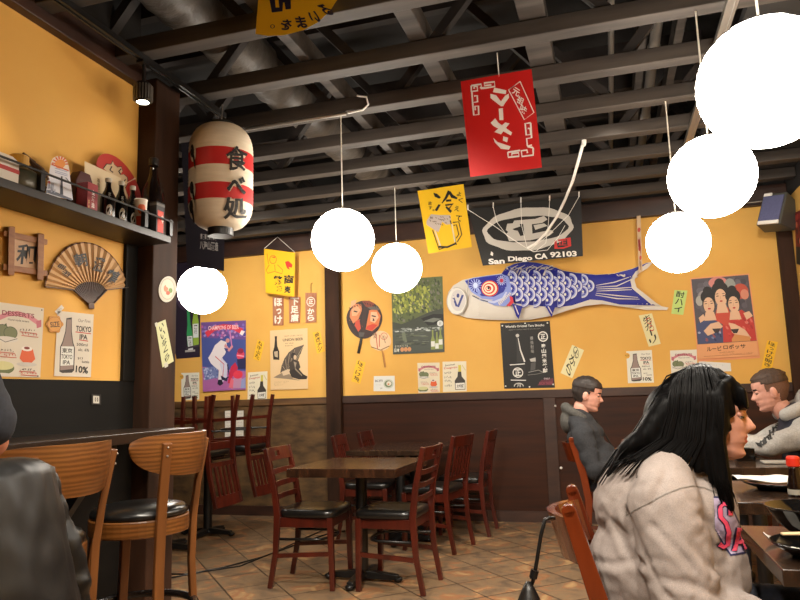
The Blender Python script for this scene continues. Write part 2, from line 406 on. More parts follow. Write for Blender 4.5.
# flexible duct
mb = MB(); pts = []; rs = []
for k in range(140):
    y = -2.5 + k*.063; pts.append((-2.0+.03*math.sin(y*1.3), y, 3.3+.02*math.sin(y*2))); rs.append(.155 + .006*math.sin(k*2.6) + .008*noise.noise(V(k*.35, 3, 1)))
struct('ceiling_duct', mb.tube(pts, rs, 20), M_DUCT, smooth=True)
struct('ceiling_pipe', MB().tube([(.14, -2.9, 3.15), (.14, 6.5, 3.15)], .017, 10), M_STEEL, smooth=True)
mb = MB().tube([(.38, -2.9, 3.15), (.38, 6.5, 3.15)], .03, 12)
for y in (3.0, 4.0, 5.05): mb.tube([(.38, y, 3.15), (.38, y+.05, 3.15)], .038, 12)
struct('ceiling_pipe', mb, M_STEEL, smooth=True)
# ------------------------------------------------------------------ tracks, cords and spotlight
def track(x, y0, y1, z, label):
    t = MB().box(x-.018, x+.018, y0, y1, z, z+.022); t.box(x-.018, x-.008, y0, y1, z-.008, z).box(x+.008, x+.018, y0, y1, z-.008, z)
    o = finish('light_track', t, M_BLK, world=True); tag(o, label, 'light track'); return o
track(-2.1, -.6, 3.42, 2.868, 'black lighting track over the left wall carrying the spotlight and the long lantern')
r1 = finish('light_track', MB().box(.615, .628, .2, 5.6, 2.872, 2.9).box(.65, .663, .2, 5.6, 2.872, 2.9).box(.628, .65, .2, 5.6, 2.88, 2.9), M_STEEL, world=True)
tag(r1, 'grey twin-rail lighting track above the row of three globe lanterns on the right', 'light track')
p = on(0, -2.1, 143, 95)
t = thing('track_spotlight', 'small black finned spotlight switched on under the left lighting track', 'spotlight', (p.x, p.y, p.z))
mb = MB().lathe([(.028, .062), (.034, .06), (.036, .03), (.036, -.03), (.034, -.04), (.03, -.04), (.029, -.03), (.0001, -.03)], 28)
for k in range(20):
    a = 2*PI*k/20; c, s_ = math.cos(a), math.sin(a)
    mb.bar((c*.04, s_*.04, -.03), (c*.04, s_*.04, .045), .005, .014, (-s_, c, 0), 1)
finish('body', mb, [M_BLK, M_STEEL], t, smooth=False)
finish('stem', MB().tube([(0, 0, .06), (0, 0, 2.866-p.z)], .008, 10).box(-.02, .02, -.03, .03, 2.848-p.z, 2.867-p.z), M_BLK, t)
finish('lens', MB().lathe([(.0001, -.036), (.027, -.036), (.0285, -.0315), (.0001, -.0312)], 24), glow('spot_lens', '#fff2d8', 30), t)
spot('spot_beam', (p.x, p.y, p.z-.06), (p.x-.1, p.y+.1, 0), 30, 7)
# added spots, off the track and without heads, wash the left wall
spot('spot_beam', (-1.2, .9, 2.8), (-2.3, 1.7, 2.3), 55, 26); spot('spot_beam', (-1.0, 1.2, 2.8), (-2.3, 2.5, 1.7), 45, 6)

def globe(px, py, rpx, yb, label, wire='#d8d4c8'):
    top = 2.901; c = on(1, yb, px, py); r = rpx*(c-EYE).dot(_fw)/F_PX
    t = thing('globe_lantern', label, 'lantern', c, 0, 'white paper globe lanterns')
    prof = []; n = 44
    for i in range(n+1):
        a = -PI/2 + PI*i/n; q = 1 + .006*math.cos(i*PI)
        prof.append((max(r*math.cos(a)*q, .0001), r*math.sin(a)))
    prof = [p for p in prof if p[1] < r*.985]
    o = finish('paper_shade', MB().lathe(prof, 40), GLOWM, t, smooth=True)
    rb = MB()
    for k in range(4, 9): a = PI/2*k/9.5; rb.tube([(r*1.004*math.cos(a)*math.cos(b), r*1.004*math.cos(a)*math.sin(b), r*1.004*math.sin(a)) for b in [2*PI*j/40 for j in range(41)]], .0019, 5)
    finish('wire_rib', rb, paint('#12100f', .8), t)
    finish('cord', MB().tube([(0, 0, r*.97), (0, 0, top-c.z)], .004, 8), paint(wire, .5), t)
    finish('collar', MB().lathe([(.03, r*.96), (.03, r*1.02), (.012, r*1.06), (.0001, r*1.06)], 18), paint('#55504a', .5), t)
    return c
GLOWM = glow('paper_glow', '#fff6e8', GLOBE)
globe(765.5, 83, 64.3, 2.2, 'largest and nearest white globe lantern, at the top right of the row')
globe(711.5, 176.5, 41.3, 3.21, 'middle white globe lantern of the three hung in a row on the right')
globe(678, 242.5, 30.3, 4.22, 'farthest white globe lantern of the right row, above the fish tail')
g1 = globe(343, 240, 31.4, 3.71, 'white globe lantern left of centre, above the round red fan')
globe(397, 268, 24.9, 5.23, 'white globe lantern overlapping the top of the river landscape poster')
globe(202.5, 290, 24, 4.72, 'white globe lantern low on the left, above the baseball poster')
t = finish('electrical_conduit', MB().tube([(-2.1, g1.y-.035, 2.888), (g1.x+.05, g1.y-.035, 2.888)], .011, 8), M_STEEL, world=True)
tag(t, 'thin grey conduit along a beam to the globe lantern left of centre', 'conduit')
t = finish('electric_wire', MB().tube([(g1.x+.06, g1.y-.035, 2.89), (g1.x+.16, g1.y-.045, 2.89), (g1.x+.2, g1.y-.06, 2.91), (g1.x+.19, g1.y-.06, 2.96), (g1.x+.13, g1.y-.058, 2.98)], .006, 8), M_WHITE, world=True, smooth=True)
tag(t, 'short white cord looping up at the end of the grey conduit', 'cord')

# ------------------------------------------------------------------ long paper lantern
LY = 3.25
lc = on(1, LY, 221, 180); lx, lz = lc.x, lc.z
zt = on(1, LY, 221, 127).z; zb = on(1, LY, 221, 229).z; LR = (on(1, LY, 254, 180).x - on(1, LY, 189, 180).x)/2*.85
t = thing('paper_lantern', 'tall cream paper lantern with two red bands and black Japanese brush characters', 'lantern', (lx, LY, zb-.05))
H = zt-zb
prof = [(.0001, H+.049)]
N_ = 60
for i in range(N_+1):
    z = i/N_; e = min(z, 1-z)/.27
    rr = LR*(math.sqrt(max(0, 1-(1-min(1, e))**2.3))*.62+.38)
    prof.append((rr*(1+.006*math.cos(i*PI)), .05+H*(1-z)))
prof.append((.0001, .051))
def bandz(i):
    z = 1-i/N_
    return 1 if (.2+.0 < 1-z < .345-.0 and False) else 0
zs1 = [on(1, LY, 221, q).z-(zb-.05) for q in (158, 175, 192, 207)]
def mif(i):
    z = prof[min(i+1, len(prof)-1)][1]
    return 1 if zs1[1] < z < zs1[0] or zs1[3] < z < zs1[2] else 0
mb = MB().lathe(prof, 56, mif=mif)
finish('paper_body', mb, [noisy('lantern_paper', '#cdbfa8', '#d8cbb5', (9, 9, 60), 4, .7), paint('#b81a1a', .6)], t, smooth=True)
finish('bottom_ring', MB().lathe([(.066, .008), (.07, .01), (.07, .06), (.06, .06), (.06, .012)], 30), M_BLK, t, smooth=False)
finish('top_ring', MB().lathe([(.07, H+.03), (.075, H+.03), (.075, H+.065), (.0001, H+.065)], 30), M_BLK, t)
finish('hanging_wire', MB().tube([(0, 0, H+.07), (0, .01, 2.868-zb+.05)], .004, 8), M_STEEL, t)
wb = MB(); wb.v = [V(p.x+lx, p.y+LY, p.z+zb-.05) for p in mb.v]; wb.f = mb.f
fn = ray_on(wb)
a = Art(fn, bquad([(223, 143), (251, 143), (251, 226), (223, 226)]), thick=.003, lift=.0011, maxe=3, body=False)
for ch, x, y, w, h in (('食', 9, 4, 76, 30), ('べ', 12, 41, 66, 22), ('処', 0, 65, 82, 26)):
    a.text(ch, x, y, w, h, '#d2c5ae', .07)
for ch, x, y, w, h in (('食', 9, 4, 76, 30), ('べ', 12, 41, 66, 22), ('処', 0, 65, 82, 26)):
    a.text(ch, x, y, w, h, '#141212', .018 if ch == '食' else .03)
o = a.done('lettering', t)
a = Art(fn, bquad([(191, 140), (200, 140), (200, 232), (191, 232)]), thick=.003, lift=.001, maxe=3, body=False)
for y in (2, 42, 62): a.ell(30, y+12, 30, 10, '#d2c5ae'); a.ell(22, y+10, 20, 7, '#141212'); a.ell(40, y+18, 22, 5, '#141212', 30)
a.done('lettering', t)

# ------------------------------------------------------------------ hanging banners
BK = '#141210'
# dark shop curtain behind the lantern
f = plane_y(4.15)
a = Art(f, [(181, 140), (226, 134), (224, 271), (187, 265)], '#2b2933', .004)
a.text('麺麺麺麺', 38, 74, 42, 4.2, '#c8c6c4', .02); a.text('八海山酒造', 36, 79.5, 48, 6.5, '#c8c6c4', .02)
for k in range(14): a.line([(4+k*7, 98), (5+k*7, 104)], 1.0, '#2b2933')
a.ell(60, 66, 14, 6, '#d8d4cc'); a.ell(40, 62, 9, 3, '#d8d4cc')
a.done('shop_curtain', None, 'dark indigo hanging cloth with small white characters behind the long paper lantern', 'banner')
# yellow banner cut by the top edge, seen from its back
f = plane_y(2.6)
a = Art(f, [(263, -62), (352, -68), (335, 2), (255.5, 35)], '#e3b41c', .004, body=False)
mi = a.mi('#f0c01c')
edge = [(263, -62), (352, -68), (343, -20), (337, 0), (330, 11), (318, 22), (304, 30), (285, 35), (268, 36), (255.5, 34)]
a.mb.prism([(x, y) for x, y in edge], lambda x, y, d: f(x, y, d), 0, .004, mi)
b = Art(f, bquad([(0, 0), (800, 0), (800, 360), (0, 360)], 245, 0, .125), thick=.0042, body=False); b.mb = a.mb; b.mats = a.mats
def zr(ch, x0, y0, x1, y1, rot=0): b.text(ch, x0/8, y0/3.6, (x1-x0)/8, (y1-y0)/3.6, '#1d1a3c', .035, rot, True)
b.poly([(x/8, y/3.6) for x, y in ((185, -60), (235, -60), (245, 60), (275, 60), (262, -60), (310, -60), (365, -60), (368, 72), (325, 76), (315, 20), (305, 20), (300, 90), (215, 100))], '#1d1a3c')
zr('を', 285, 155, 375, 240, 0); zr('ま', 405, 130, 490, 225, -8); zr('い', 515, 90, 590, 180, -18); zr('る', 610, 30, 690, 125, -30)
b.ring(220/8, 211/3.6, 1.9, 4, .9, '#1d1a3c')
b.done('ceiling_banner', None, 'yellow curved banner with mirrored navy characters, cut by the top edge', 'banner')
# red ramen banner
f = plane_y(3.2)
t = thing('ramen_banner', 'bright red hanging banner with white Japanese lettering and key-pattern corners', 'banner', on(1, 3.2, 503, 172))
q = [(460.7, 81.5), (531.5, 69), (542, 167.5), (470.3, 177)]
a = Art(f, q, '#c00d0a', .004)
qz = bquad([(0, 0), (470, 0), (470, 600), (0, 600)], 455, 65, .1915)
b = Art(f, qz, thick=.0042, body=False); b.mb = a.mb; b.mats = a.mats
Z = lambda *p: [(x/4.7, y/6) for x, y in p]
wt = '#e8ded6'
for P in (Z((205, 118), (268, 132), (265, 152), (198, 142)), Z((185, 150), (215, 158), (240, 190), (262, 160), (276, 165), (252, 215), (240, 216), (185, 172)), Z((262, 160), (280, 150), (282, 170), (250, 215)),
          Z((228, 228), (250, 225), (253, 288), (232, 288)), Z((210, 278), (225, 300), (298, 352), (292, 368), (200, 318), (186, 302)), Z((262, 300), (285, 305), (240, 362), (205, 350), (228, 330)),
          Z((252, 372), (278, 380), (272, 404), (250, 395)), Z((200, 380), (222, 402), (290, 425), (282, 442), (240, 438), (208, 404))): b.poly(P, wt)
def zl(P, w): b.line(Z(*P), w, wt, .78)
zl([(280, 130), (340, 86), (412, 248), (362, 286), (280, 130), (340, 86)], 1.1)
for ch, x, y in (('元', 300, 120), ('祖', 322, 165), ('味', 338, 212)): b.text(ch, x/4.7, y/6, 38/4.7, 40/6, wt, .02, 27)
for P in ([(85, 108), (85, 138), (118, 134), (116, 112), (100, 112), (100, 124)], [(85, 108), (136, 100), (138, 124), (160, 120)], [(130, 118), (160, 120), (208, 112), (206, 88), (152, 94), (154, 108), (190, 104)],
          [(88, 140), (92, 196), (118, 192), (116, 160), (100, 162)], [(92, 196), (98, 262), (124, 258), (122, 214), (104, 216), (106, 236)]): zl(P, 1.9)
for P in ([(395, 302), (366, 306), (372, 366), (396, 362), (392, 330), (380, 332)], [(395, 302), (400, 380), (374, 384), (378, 422), (402, 418)], [(408, 432), (408, 470), (350, 478), (346, 448), (376, 444), (378, 460)],
          [(378, 425), (408, 432)], [(276, 456), (278, 482), (334, 476), (332, 458), (296, 462), (298, 472)], [(276, 456), (340, 446)]): zl(P, 1.9)
b.done('cloth', t)
top = on(1, 3.2, 499, 75)
finish('hanging_string', MB().tube([top+V(0, -.002, -.01), on(1, 3.2, 497, 53)], .0025, 6), M_WHITE, t, world=True)
# yellow beer banner
f = plane_y(5.17)
t = thing('beer_banner', 'yellow hanging banner with a foaming beer mug and black brush characters', 'banner', on(1, 5.17, 450, 250))
a = Art(f, [(417.5, 191), (463.5, 184), (472, 247), (428.5, 253.5)], '#e8b90c', .004)
b = Art(f, bquad([(0, 0), (533, 0), (533, 600), (0, 600)], 410, 170, .15), thick=.0042, body=False); b.mb = a.mb; b.mats = a.mats
Z = lambda *p: [(x/5.33, y/6) for x, y in p]
b.poly(Z((110, 340), (140, 295), (200, 300), (270, 300), (275, 360), (240, 365), (215, 345), (190, 415), (165, 400), (110, 365)), '#b9aaa0')
for k in range(26): x = 125+random.random()*140; y = 305+random.random()*60; b.line(Z((x, y), (x+8, y+8)), .8, '#6a5c4c')
for P in ([(150, 400), (195, 530), (305, 490)], [(268, 335), (310, 500)], [(285, 350), (325, 345), (345, 430), (315, 480)], [(290, 370), (310, 365), (325, 430), (308, 455)]): b.line(Z(*P), 1.4, '#4b3a10')
for P in ([(165, 400), (205, 515)], [(278, 360), (300, 480)]): b.line(Z(*P), 1.8, '#d8c9a2')
for P in ([(192, 512), (250, 514), (305, 490)],): b.line(Z(*P), 2.2, BK)
b.poly(Z((155, 152), (180, 158), (206, 182), (195, 192), (165, 178)), BK); b.poly(Z((190, 228), (205, 232), (180, 275), (165, 268)), BK)
b.line(Z((262, 140), (240, 185), (212, 222)), [4, 3, 1], BK); b.line(Z((262, 145), (280, 175), (315, 190)), [3, 4, 2], BK); b.line(Z((235, 235), (285, 228), (255, 262)), [2, 3, 2], BK); b.line(Z((240, 245), (275, 280)), [2, 3.5], BK); b.line(Z((240, 205), (275, 202)), 2.4, BK)
for ch, x, y, s_ in (('よ', 312, 145, 30), ('く', 322, 185, 32), ('え', 296, 240, 34), ('て', 305, 302, 40), ('ま', 122, 210, 24), ('す', 124, 240, 24), ('。', 150, 262, 12)): b.text(ch, x/5.33, y/6, s_/5.33, s_/6, BK, .02, 8)
b.done('cloth', t)
finish('hanging_string', MB().tube([on(1, 5.17, 418, 191.5), on(1, 5.17, 441, 180), on(1, 5.17, 463, 184.5)], .003, 6), M_BLK, t, world=True)
# small yellow banner on the left
f = plane_y(6.49)
t = thing('prosperity_banner', 'yellow hanging banner with a drawn seated figure, red fish and bold characters', 'banner', on(1, 6.49, 279, 296))
b = Art(f, bquad([(0, 0), (533, 0), (533, 600), (0, 600)], 255, 240, .15), thick=.0042, body=False)
a = Art(f, bquad([(60, 58), (268, 85), (262, 378), (72, 352)], 255, 240, .15), '#e9b208', .004); b.mb = a.mb; b.mats = a.mats
og = '#b8621a'
b.ring(120/5.33, 130/6, 4.2, 4.6, .7, og); b.line(Z((95, 165), (75, 200), (85, 222), (130, 210), (180, 225), (185, 200), (150, 165)), .8, og); b.line(Z((80, 90), (90, 160)), .7, og); b.line(Z((130, 165), (135, 205)), .7, og)
b.poly(Z((105, 112), (140, 110), (130, 122)), '#d8541c')
b.poly(Z((200, 145), (222, 140), (250, 165), (245, 185), (225, 180), (232, 198), (215, 190), (205, 165)), '#cc2f1a')
for ch, x, y, w, h in (('商', 192, 232, 66, 62), ('売', 195, 306, 42, 48), ('繁', 122, 238, 62, 62), ('盛', 140, 306, 44, 46)): b.text(ch, x/5.33, y/6, w/5.33, h/6, BK, .04, 4)
b.done('cloth', t)
finish('hanging_string', MB().tube([on(1, 6.49, 264.3, 248.5), on(1, 6.53, 277.5, 237), on(1, 6.49, 295, 252.5)], .003, 6), M_WHITE, t, world=True)
# black San Diego banner
YS = 6.15
f = plane_y(YS)
t = thing('city_banner', 'black hanging banner with a white brushed oval emblem and a city postcode', 'banner', on(1, YS, 530, 266))
b = Art(f, bquad([(0, 0), (800, 0), (800, 571), (0, 571)], 460, 180, .175), thick=.0042, body=False)
a = Art(f, bquad([(45, 165), (690, 88), (703, 435), (130, 490)], 460, 180, .175), '#12100f', .004); b.mb = a.mb; b.mats = a.mats
Z = lambda *p: [(x/8, y/5.71) for x, y in p]
gy = '#b5afa6'
P1 = []; P2 = []
for k in range(49):
    t_ = 2*PI*k/48; j = 1+.02*math.sin(k*1.3); ca, sa = math.cos(t_), math.sin(t_)
    x, y = 258*j*ca, 122*j*sa; P1.append((388+x+y*.08, 280+y-x*.1)); th = .74+.1*math.sin(t_*2+1)
    P2.append((388+x*(th+.06)+y*.08, 280+y*th*.9-x*.1))
b.tris(Z(*(P1+P2)), [(i, i+1, 49+i+1, 49+i) for i in range(48)], gy)
for P in (((300, 250), (310, 232), (430, 222), (480, 205), (500, 225), (470, 245), (420, 252)), ((265, 305), (295, 285), (330, 290), (345, 320), (520, 285), (535, 298), (510, 318), (400, 345), (280, 350)), ((360, 240), (410, 235), (415, 330), (370, 338)),
          ((420, 258), (480, 248), (500, 262), (430, 285)), ((270, 250), (340, 245), (345, 265), (300, 280), (330, 300), (300, 318), (262, 285))): b.poly(Z(*P), gy)
b.line(Z((545, 345), (545, 390), (590, 388), (630, 375), (628, 332), (560, 345)), 1.6, '#b3201c'); b.text('正', 560/8, 345/5.71, 6.2, 5, '#b3201c', .03); b.poly(Z((540, 352), (552, 348), (558, 388), (545, 392)), '#b3201c'); b.poly(Z((612, 338), (630, 335), (632, 372), (615, 374)), '#b3201c')
b.poly(Z((178, 408), (190, 418), (188, 434), (174, 428)), '#d5d0c8')
for w_, x, y, ww in (('San', 163, 448, 92), ('Diego', 275, 434, 138), ('CA', 428, 420, 72), ('92103', 515, 408, 152)): b.text(w_, x/8, y/5.71, ww/8, (32 if w_ != 'Diego' else 36)/5.71, '#d8d4cc', .035, -4)
b.done('cloth', t)
for x, y in ((45, 165), (190, 152), (348, 122), (512, 112), (680, 90)): finish('hanging_clip', MB().tube([on(1, YS-.006, 460+x*.175, 180+y*.175+1), on(1, YS-.006, 460+x*.175, 180+y*.175-4)], .006, 6), M_WHITE, t, world=True)
t2 = thing('streamer_rope', 'white rope and fine strings drooping across the black postcode banner', 'rope', on(1, 5.85, 530, 250))
c = lambda x, y: on(1, 5.85, 460+x*.175, 180+y*.175)
finish('rope', MB().tube([on(1, 4.7, 584, 140), on(1, 4.75, 580, 155), on(1, 5.0, 573, 180), on(1, 5.45, 565, 200), c(550, 215), c(490, 305), c(430, 365), c(385, 390)], .011, 8), M_WHITE, t2, world=True, smooth=True)
finish('knot', MB().ball(on(1, 4.7, 584, 141), .016, .016, .04).tube([on(1, 4.7, 584, 139)+V(.02*math.cos(k), 0, .05+.03*math.sin(k)) for k in [i*.5 for i in range(13)]], .006, 6), M_WHITE, t2, world=True)
mb = MB()
for P in ([(45, 168), (110, 210), (200, 265), (290, 330), (385, 392)], [(190, 155), (210, 240), (270, 320), (385, 392)], [(348, 125), (352, 260), (385, 392)], [(512, 118), (505, 250), (490, 360), (430, 410), (385, 392)], [(680, 95), (620, 200), (500, 320), (400, 400)], [(385, 392), (420, 410), (500, 400), (560, 330), (600, 260)]):
    mb.tube([c(*p) for p in P], .0022, 5)
finish('fine_string', mb, M_WHITE, t2, world=True)
# ------------------------------------------------------------------ carp streamer on the back wall
FQ = bquad([(0, 0), (800, 0), (800, 600), (0, 600)], 440, 160, .3)     # crop units 800 x 600
OUT = [(22, 470), (28, 440), (45, 418), (75, 400), (110, 392), (155, 385), (205, 378), (222, 356), (250, 345), (285, 338), (325, 342), (370, 352), (410, 368), (450, 375), (520, 382), (580, 378), (640, 362), (690, 342), (712, 340), (690, 362), (662, 378), (642, 400), (648, 422), (690, 458), (740, 488), (762, 492), (756, 500), (690, 500), (600, 488), (540, 480), (480, 487), (430, 500), (370, 520), (300, 533), (230, 535), (150, 532), (90, 526), (50, 512), (28, 492)]
def fishz(x, y):   # bulge of the cloth tube, metres off the wall
    cx = (x-440)/.3; cy = (y-160)/.3
    mid = 455-.02*cx; half = 75 if cx < 400 else max(38, 75-.13*(cx-400))
    e = max(0, 1-((cy-mid)/half/1.18)**2); fade = min(1, max(0, (720-cx)/330)); fade2 = min(1, max(.25, (cx-10)/120))
    return .015 + .085*math.sqrt(e)*(.25+.75*fade)*fade2
def fishfn(x, y, off): return back(x, y, fishz(x, y)+off)
CARP = thing('carp_streamer', 'blue and white carp-shaped cloth streamer hung flat along the yellow wall', 'streamer', back(560, 300, .05))
a = Art(fishfn, FQ, thick=.0, lift=.0007, maxe=4, body=False)
Z = lambda *p: [(x/8, y/6) for x, y in p]
BL = '#20268c'; WH = '#cfc8bd'; LB = '#7f8fd0'
rim = [(440+.3*x, 160+.3*y) for x, y in OUT]
bk = [back(x, y, .004) for x, y in rim]; fr = [fishfn(x, y, .0006) for x, y in rim]; n = len(rim)
a.mb.add(bk+fr, [(i, (i+1) % n, n+(i+1) % n, n+i) for i in range(n)], a.mi(WH))
a.poly(Z(*OUT), WH)
# body and tail in blue
a.poly(Z((205, 379), (222, 357), (250, 346), (285, 339), (325, 343), (370, 353), (410, 369), (450, 376), (520, 383), (580, 379), (640, 363), (690, 343), (700, 344), (660, 370), (640, 395), (645, 425), (690, 464), (720, 485), (600, 482), (540, 468), (500, 465), (440, 485), (380, 492), (250, 478), (215, 440)), BL)
a.poly(Z((688, 346), (705, 342), (662, 376), (648, 400), (655, 424), (735, 488), (700, 478), (640, 428), (634, 398), (652, 372)), WH)
for P in ([(520, 418), (580, 408), (655, 382)], [(520, 424), (590, 420), (660, 388)], [(522, 430), (590, 428), (645, 424)], [(522, 437), (590, 434), (640, 432)], [(520, 444), (590, 452), (660, 458)], [(518, 450), (590, 462), (665, 464)]): a.line(Z(*P), [.25, .6, .3], WH)
# dorsal fin strokes
for x in (228, 252, 280, 312, 345): a.line(Z((x, 385), (x+10, 362), (x+32, 350)), [.9, .6, .2], WH); a.line(Z((x+8, 388), (x+20, 366), (x+42, 356)), [.5, .4, .1], WH)
# scales
a.off += .002; a.lift = .00012
def scale(x, y, r):
    for k, (q, c) in enumerate(((1.08, BL), (.98, '#c9cad6'), (.8, '#9aa2d2'), (.62, BL))):
        a.ell(x/8, y/6, r*q/8, r*q/6, c, 0, 18, -95, 95)
    a.ell((x+3)/8, y/6, r*.16/8, r*.2/6, '#d8d6c8')
row = 0
for cx in range(494, 226, -20):
    col = (494-cx)//20
    for cy in range(372, 500, 38):
        y = cy + (19 if col % 2 else 0) + (10 if cx > 430 else 0)
        top = 372 + max(0, (cx-330)*.14); bot = 492 - max(0, (cx-300)*.17)
        if cx < 250: bot = 470
        if top+8 <= y <= bot-8: scale(cx, y, 24 if cx < 440 else 21)
# head
hd = Z((82, 402), (110, 393), (155, 386), (205, 380), (228, 388), (236, 420), (240, 450), (232, 475), (215, 488), (180, 484), (158, 474), (178, 466), (140, 462), (105, 440))
a.poly(hd, LB)
a.poly(Z((84, 404), (110, 395), (155, 388), (205, 382), (218, 392), (222, 420), (212, 440), (180, 456), (140, 454), (110, 436)), BL)
a.line(Z((112, 455), (140, 468), (180, 474), (210, 462), (222, 440)), [.3, .9, 1.2, 1.2, .6], '#b9c0dd'); a.line(Z((108, 452), (135, 466), (160, 472)), .5, '#1a1a40')
for cx, cy, r in ((118, 418, 22), (205, 402, 16)):
    for k in range(14):
        t_ = 2*PI*k/14; a.line(Z((cx+r*.4*math.cos(t_), cy+r*.4*math.sin(t_)), (cx+r*math.cos(t_), cy+r*math.sin(t_))), .35, '#a9b4e2')
    a.ell(cx/8, cy/6, r*.36/8, r*.42/6, '#c9d4f0' if r > 20 else '#c03048')
for k in range(9): a.line(Z((195+k*4.5, 474-k*4), (200+k*4.5, 484-k*4.5)), .5, WH)
for rx, c in ((29, '#c8241c'), (25, '#e7d3b4'), (20, '#c8402c'), (15, '#e9d9c0'), (10, '#c8301c'), (6, '#f0dcc0')): a.ell((166-(29-rx)*.25)/8, 428/6, rx/8, rx*.93/6, c)
a.ell(162/8, 426/6, .5, .9, '#40201c')
a.poly(Z((232, 452), (242, 458), (246, 474), (232, 488), (222, 486), (234, 470)), '#c42838')
a.poly(Z((240, 478), (275, 488), (262, 530), (254, 520)), BL); a.poly(Z((350, 484), (385, 486), (372, 524), (364, 510)), BL)
a.line(Z((250, 485), (262, 515)), .4, WH); a.line(Z((360, 488), (374, 512)), .4, WH)
# mouth ring
a.ell(56/8, 470/6, 34/8, 46/6, '#d9d3c9'); a.ring(56/8, 470/6, 33/8, 45/6, .35, '#a8a298'); a.ell(60/8, 468/6, 25/8, 36/6, '#c6c0bc')
a.line(Z((42, 452), (56, 488)), .9, '#3b4480'); a.line(Z((76, 450), (60, 490)), .9, '#3b4480'); a.ell(60/8, 452/6, .6, 1.2, '#3b4480')
a.line(Z((95, 398), (92, 440), (88, 480), (70, 518)), .3, '#a8a298')
a.done('cloth_body', CARP)
# ------------------------------------------------------------------ posters and strips on the back wall
def post(corners, base, thick=.003, x0=0, y0=0, k=1): return Art(back, bquad(corners, x0, y0, k), base, thick)
INK = '#2a2522'; RED = '#b8332a'
def ipa(a):   # hand-drawn beer poster
    a.poly([(14, 93), (12, 55), (18, 46), (24, 30), (25, 10), (40, 8), (42, 30), (47, 46), (53, 55), (54, 90), (48, 94), (22, 95)], '#3a3431')
    a.poly([(16, 91), (15, 56), (20, 47), (26, 31), (27, 12), (39, 11), (40, 31), (45, 47), (50, 56), (51, 88)], '#8d7a72')
    a.poly([(16, 84), (15, 54), (50, 53), (51, 82)], '#d5d6cf'); a.text('東京', 18, 56, 28, 8, INK, .02); a.text('TOKYO', 17, 66, 30, 7, INK, .02); a.text('IPA', 22, 75, 20, 6.5, INK, .02)
    a.text('Our First', 58, 9, 34, 5, '#4a4541'); a.text('TOKYO', 53, 20, 42, 9, INK, .03); a.line([(52, 30), (95, 31)], 1.4, RED); a.text('IPA', 64, 33, 22, 8, INK, .03); a.line([(63, 42), (88, 43)], 1.4, RED)
    a.text('500ml', 57, 47, 30, 4.5, INK, .01); a.text('alc. 6%', 62, 55, 30, 4.5, INK, .01); a.text('$13', 62, 69, 14, 4, INK, .01); a.text('bottle', 74, 74, 20, 4, INK, .01); a.text('10%', 58, 83, 34, 11, BK, .03, 3)
def desserts(a):
    a.line([(10, 22), (28, 15), (50, 12), (72, 15), (90, 22)], 9, '#c57a84', .72); a.poly([(4, 17), (14, 20), (12, 30), (3, 27)], '#b86470'); a.poly([(96, 17), (86, 20), (88, 30), (97, 27)], '#b86470'); a.text('DESSERTS', 18, 10, 64, 6.5, '#7c2f38', .02)
    a.text('House made sweets', 30, 20, 42, 3, INK)
    for x, y in ((20, 38), (36, 40)): a.ell(x, y, 14, 9, '#3a4028'); a.ell(x, y, 13, 8.2, '#6d7450')
    a.poly([(22, 30), (27, 27), (29, 32)], '#49552f'); a.ell(28, 49, 24, 4, '#c9c4ba'); a.line([(5, 46), (26, 53), (50, 47)], .8, INK)
    a.poly([(56, 74), (60, 62), (70, 58), (82, 60), (88, 74), (80, 80), (64, 80)], '#cf5a2c'); a.ell(70, 60, 11, 3.5, '#ddd6cc'); a.ell(70, 59, 6, 2, '#7c3328'); a.ell(71, 82, 21, 3, '#bdb8b0')
    a.ell(22, 88, 24, 9, '#5f6840'); a.ell(22, 85, 23, 6, '#c4c08a'); a.ell(22, 97, 20, 2, '#c9c4ba')
    for x, y, s_ in ((54, 32, 1), (58, 37, 2), (12, 62, 3), (16, 68, 4), (56, 87, 5), (60, 92, 6)): a.scrib(x, y, 34, 4, RED if s_ % 2 == 0 else INK, 6, 1.1, s_); a.line([(x, y+5), (x+34, y+5.5)], .9, RED)
def sakemenu(a):
    a.text('Junmai', 10, 8, 42, 7, INK, .01, -4); a.text('Daiginjo', 6, 17, 56, 8, RED, .01, -4)
    for i in range(4): a.scrib(8, 32+i*14, 30, 10, INK, 6, 1.5, 40+i)
    a.poly([(52, 94), (50, 64), (62, 50), (64, 34), (78, 34), (80, 50), (94, 64), (94, 94)], '#3a3430'); a.poly([(54, 92), (53, 72), (92, 71), (92, 92)], '#d9d5cb'); a.text('大吟醸', 58, 76, 30, 12, INK, .02); a.rect(66, 12, 12, 22, '#c9b94a'); a.line([(82, 12), (96, 30)], 2, '#b9aa50')
a = post([(158, 262), (200.5, 258), (200, 357), (176.5, 359)], '#241a2c')
a.ell(60, 40, 30, 12, '#42344c'); a.ell(80, 30, 22, 10, '#5b4a62')
for x, c, h in ((62, '#2e8a52', 62), (84, '#88a63a', 50)):
    a.poly([(x-10, 88), (x-10, h+14), (x-4, h+4), (x-3, h-14), (x+5, h-14), (x+6, h+4), (x+11, h+14), (x+11, 88)], c); a.rect(x-9, h+16, 19, 14, '#c9cdd0'); a.rect(x-3, h-18, 8, 6, '#b9b9a0'); a.text('酒', x-5, h+17, 11, 9, INK, .02)
a.rect(40, 92, 40, 2, '#a8a4a0'); a.line([(45, 90), (98, 88)], 2, '#3e3440')
a.done('sake_bottle_poster', None, 'dark poster with green sake bottles, partly behind the column and the low globe lantern', 'poster')
a = post([(45, 55), (382, 40), (380, 558), (60, 575)], '#5c5aa4', .02, 195, 315, .1333)
a.poly([(0, 0), (100, 0), (100, 28), (0, 22)], '#6a4a8c')
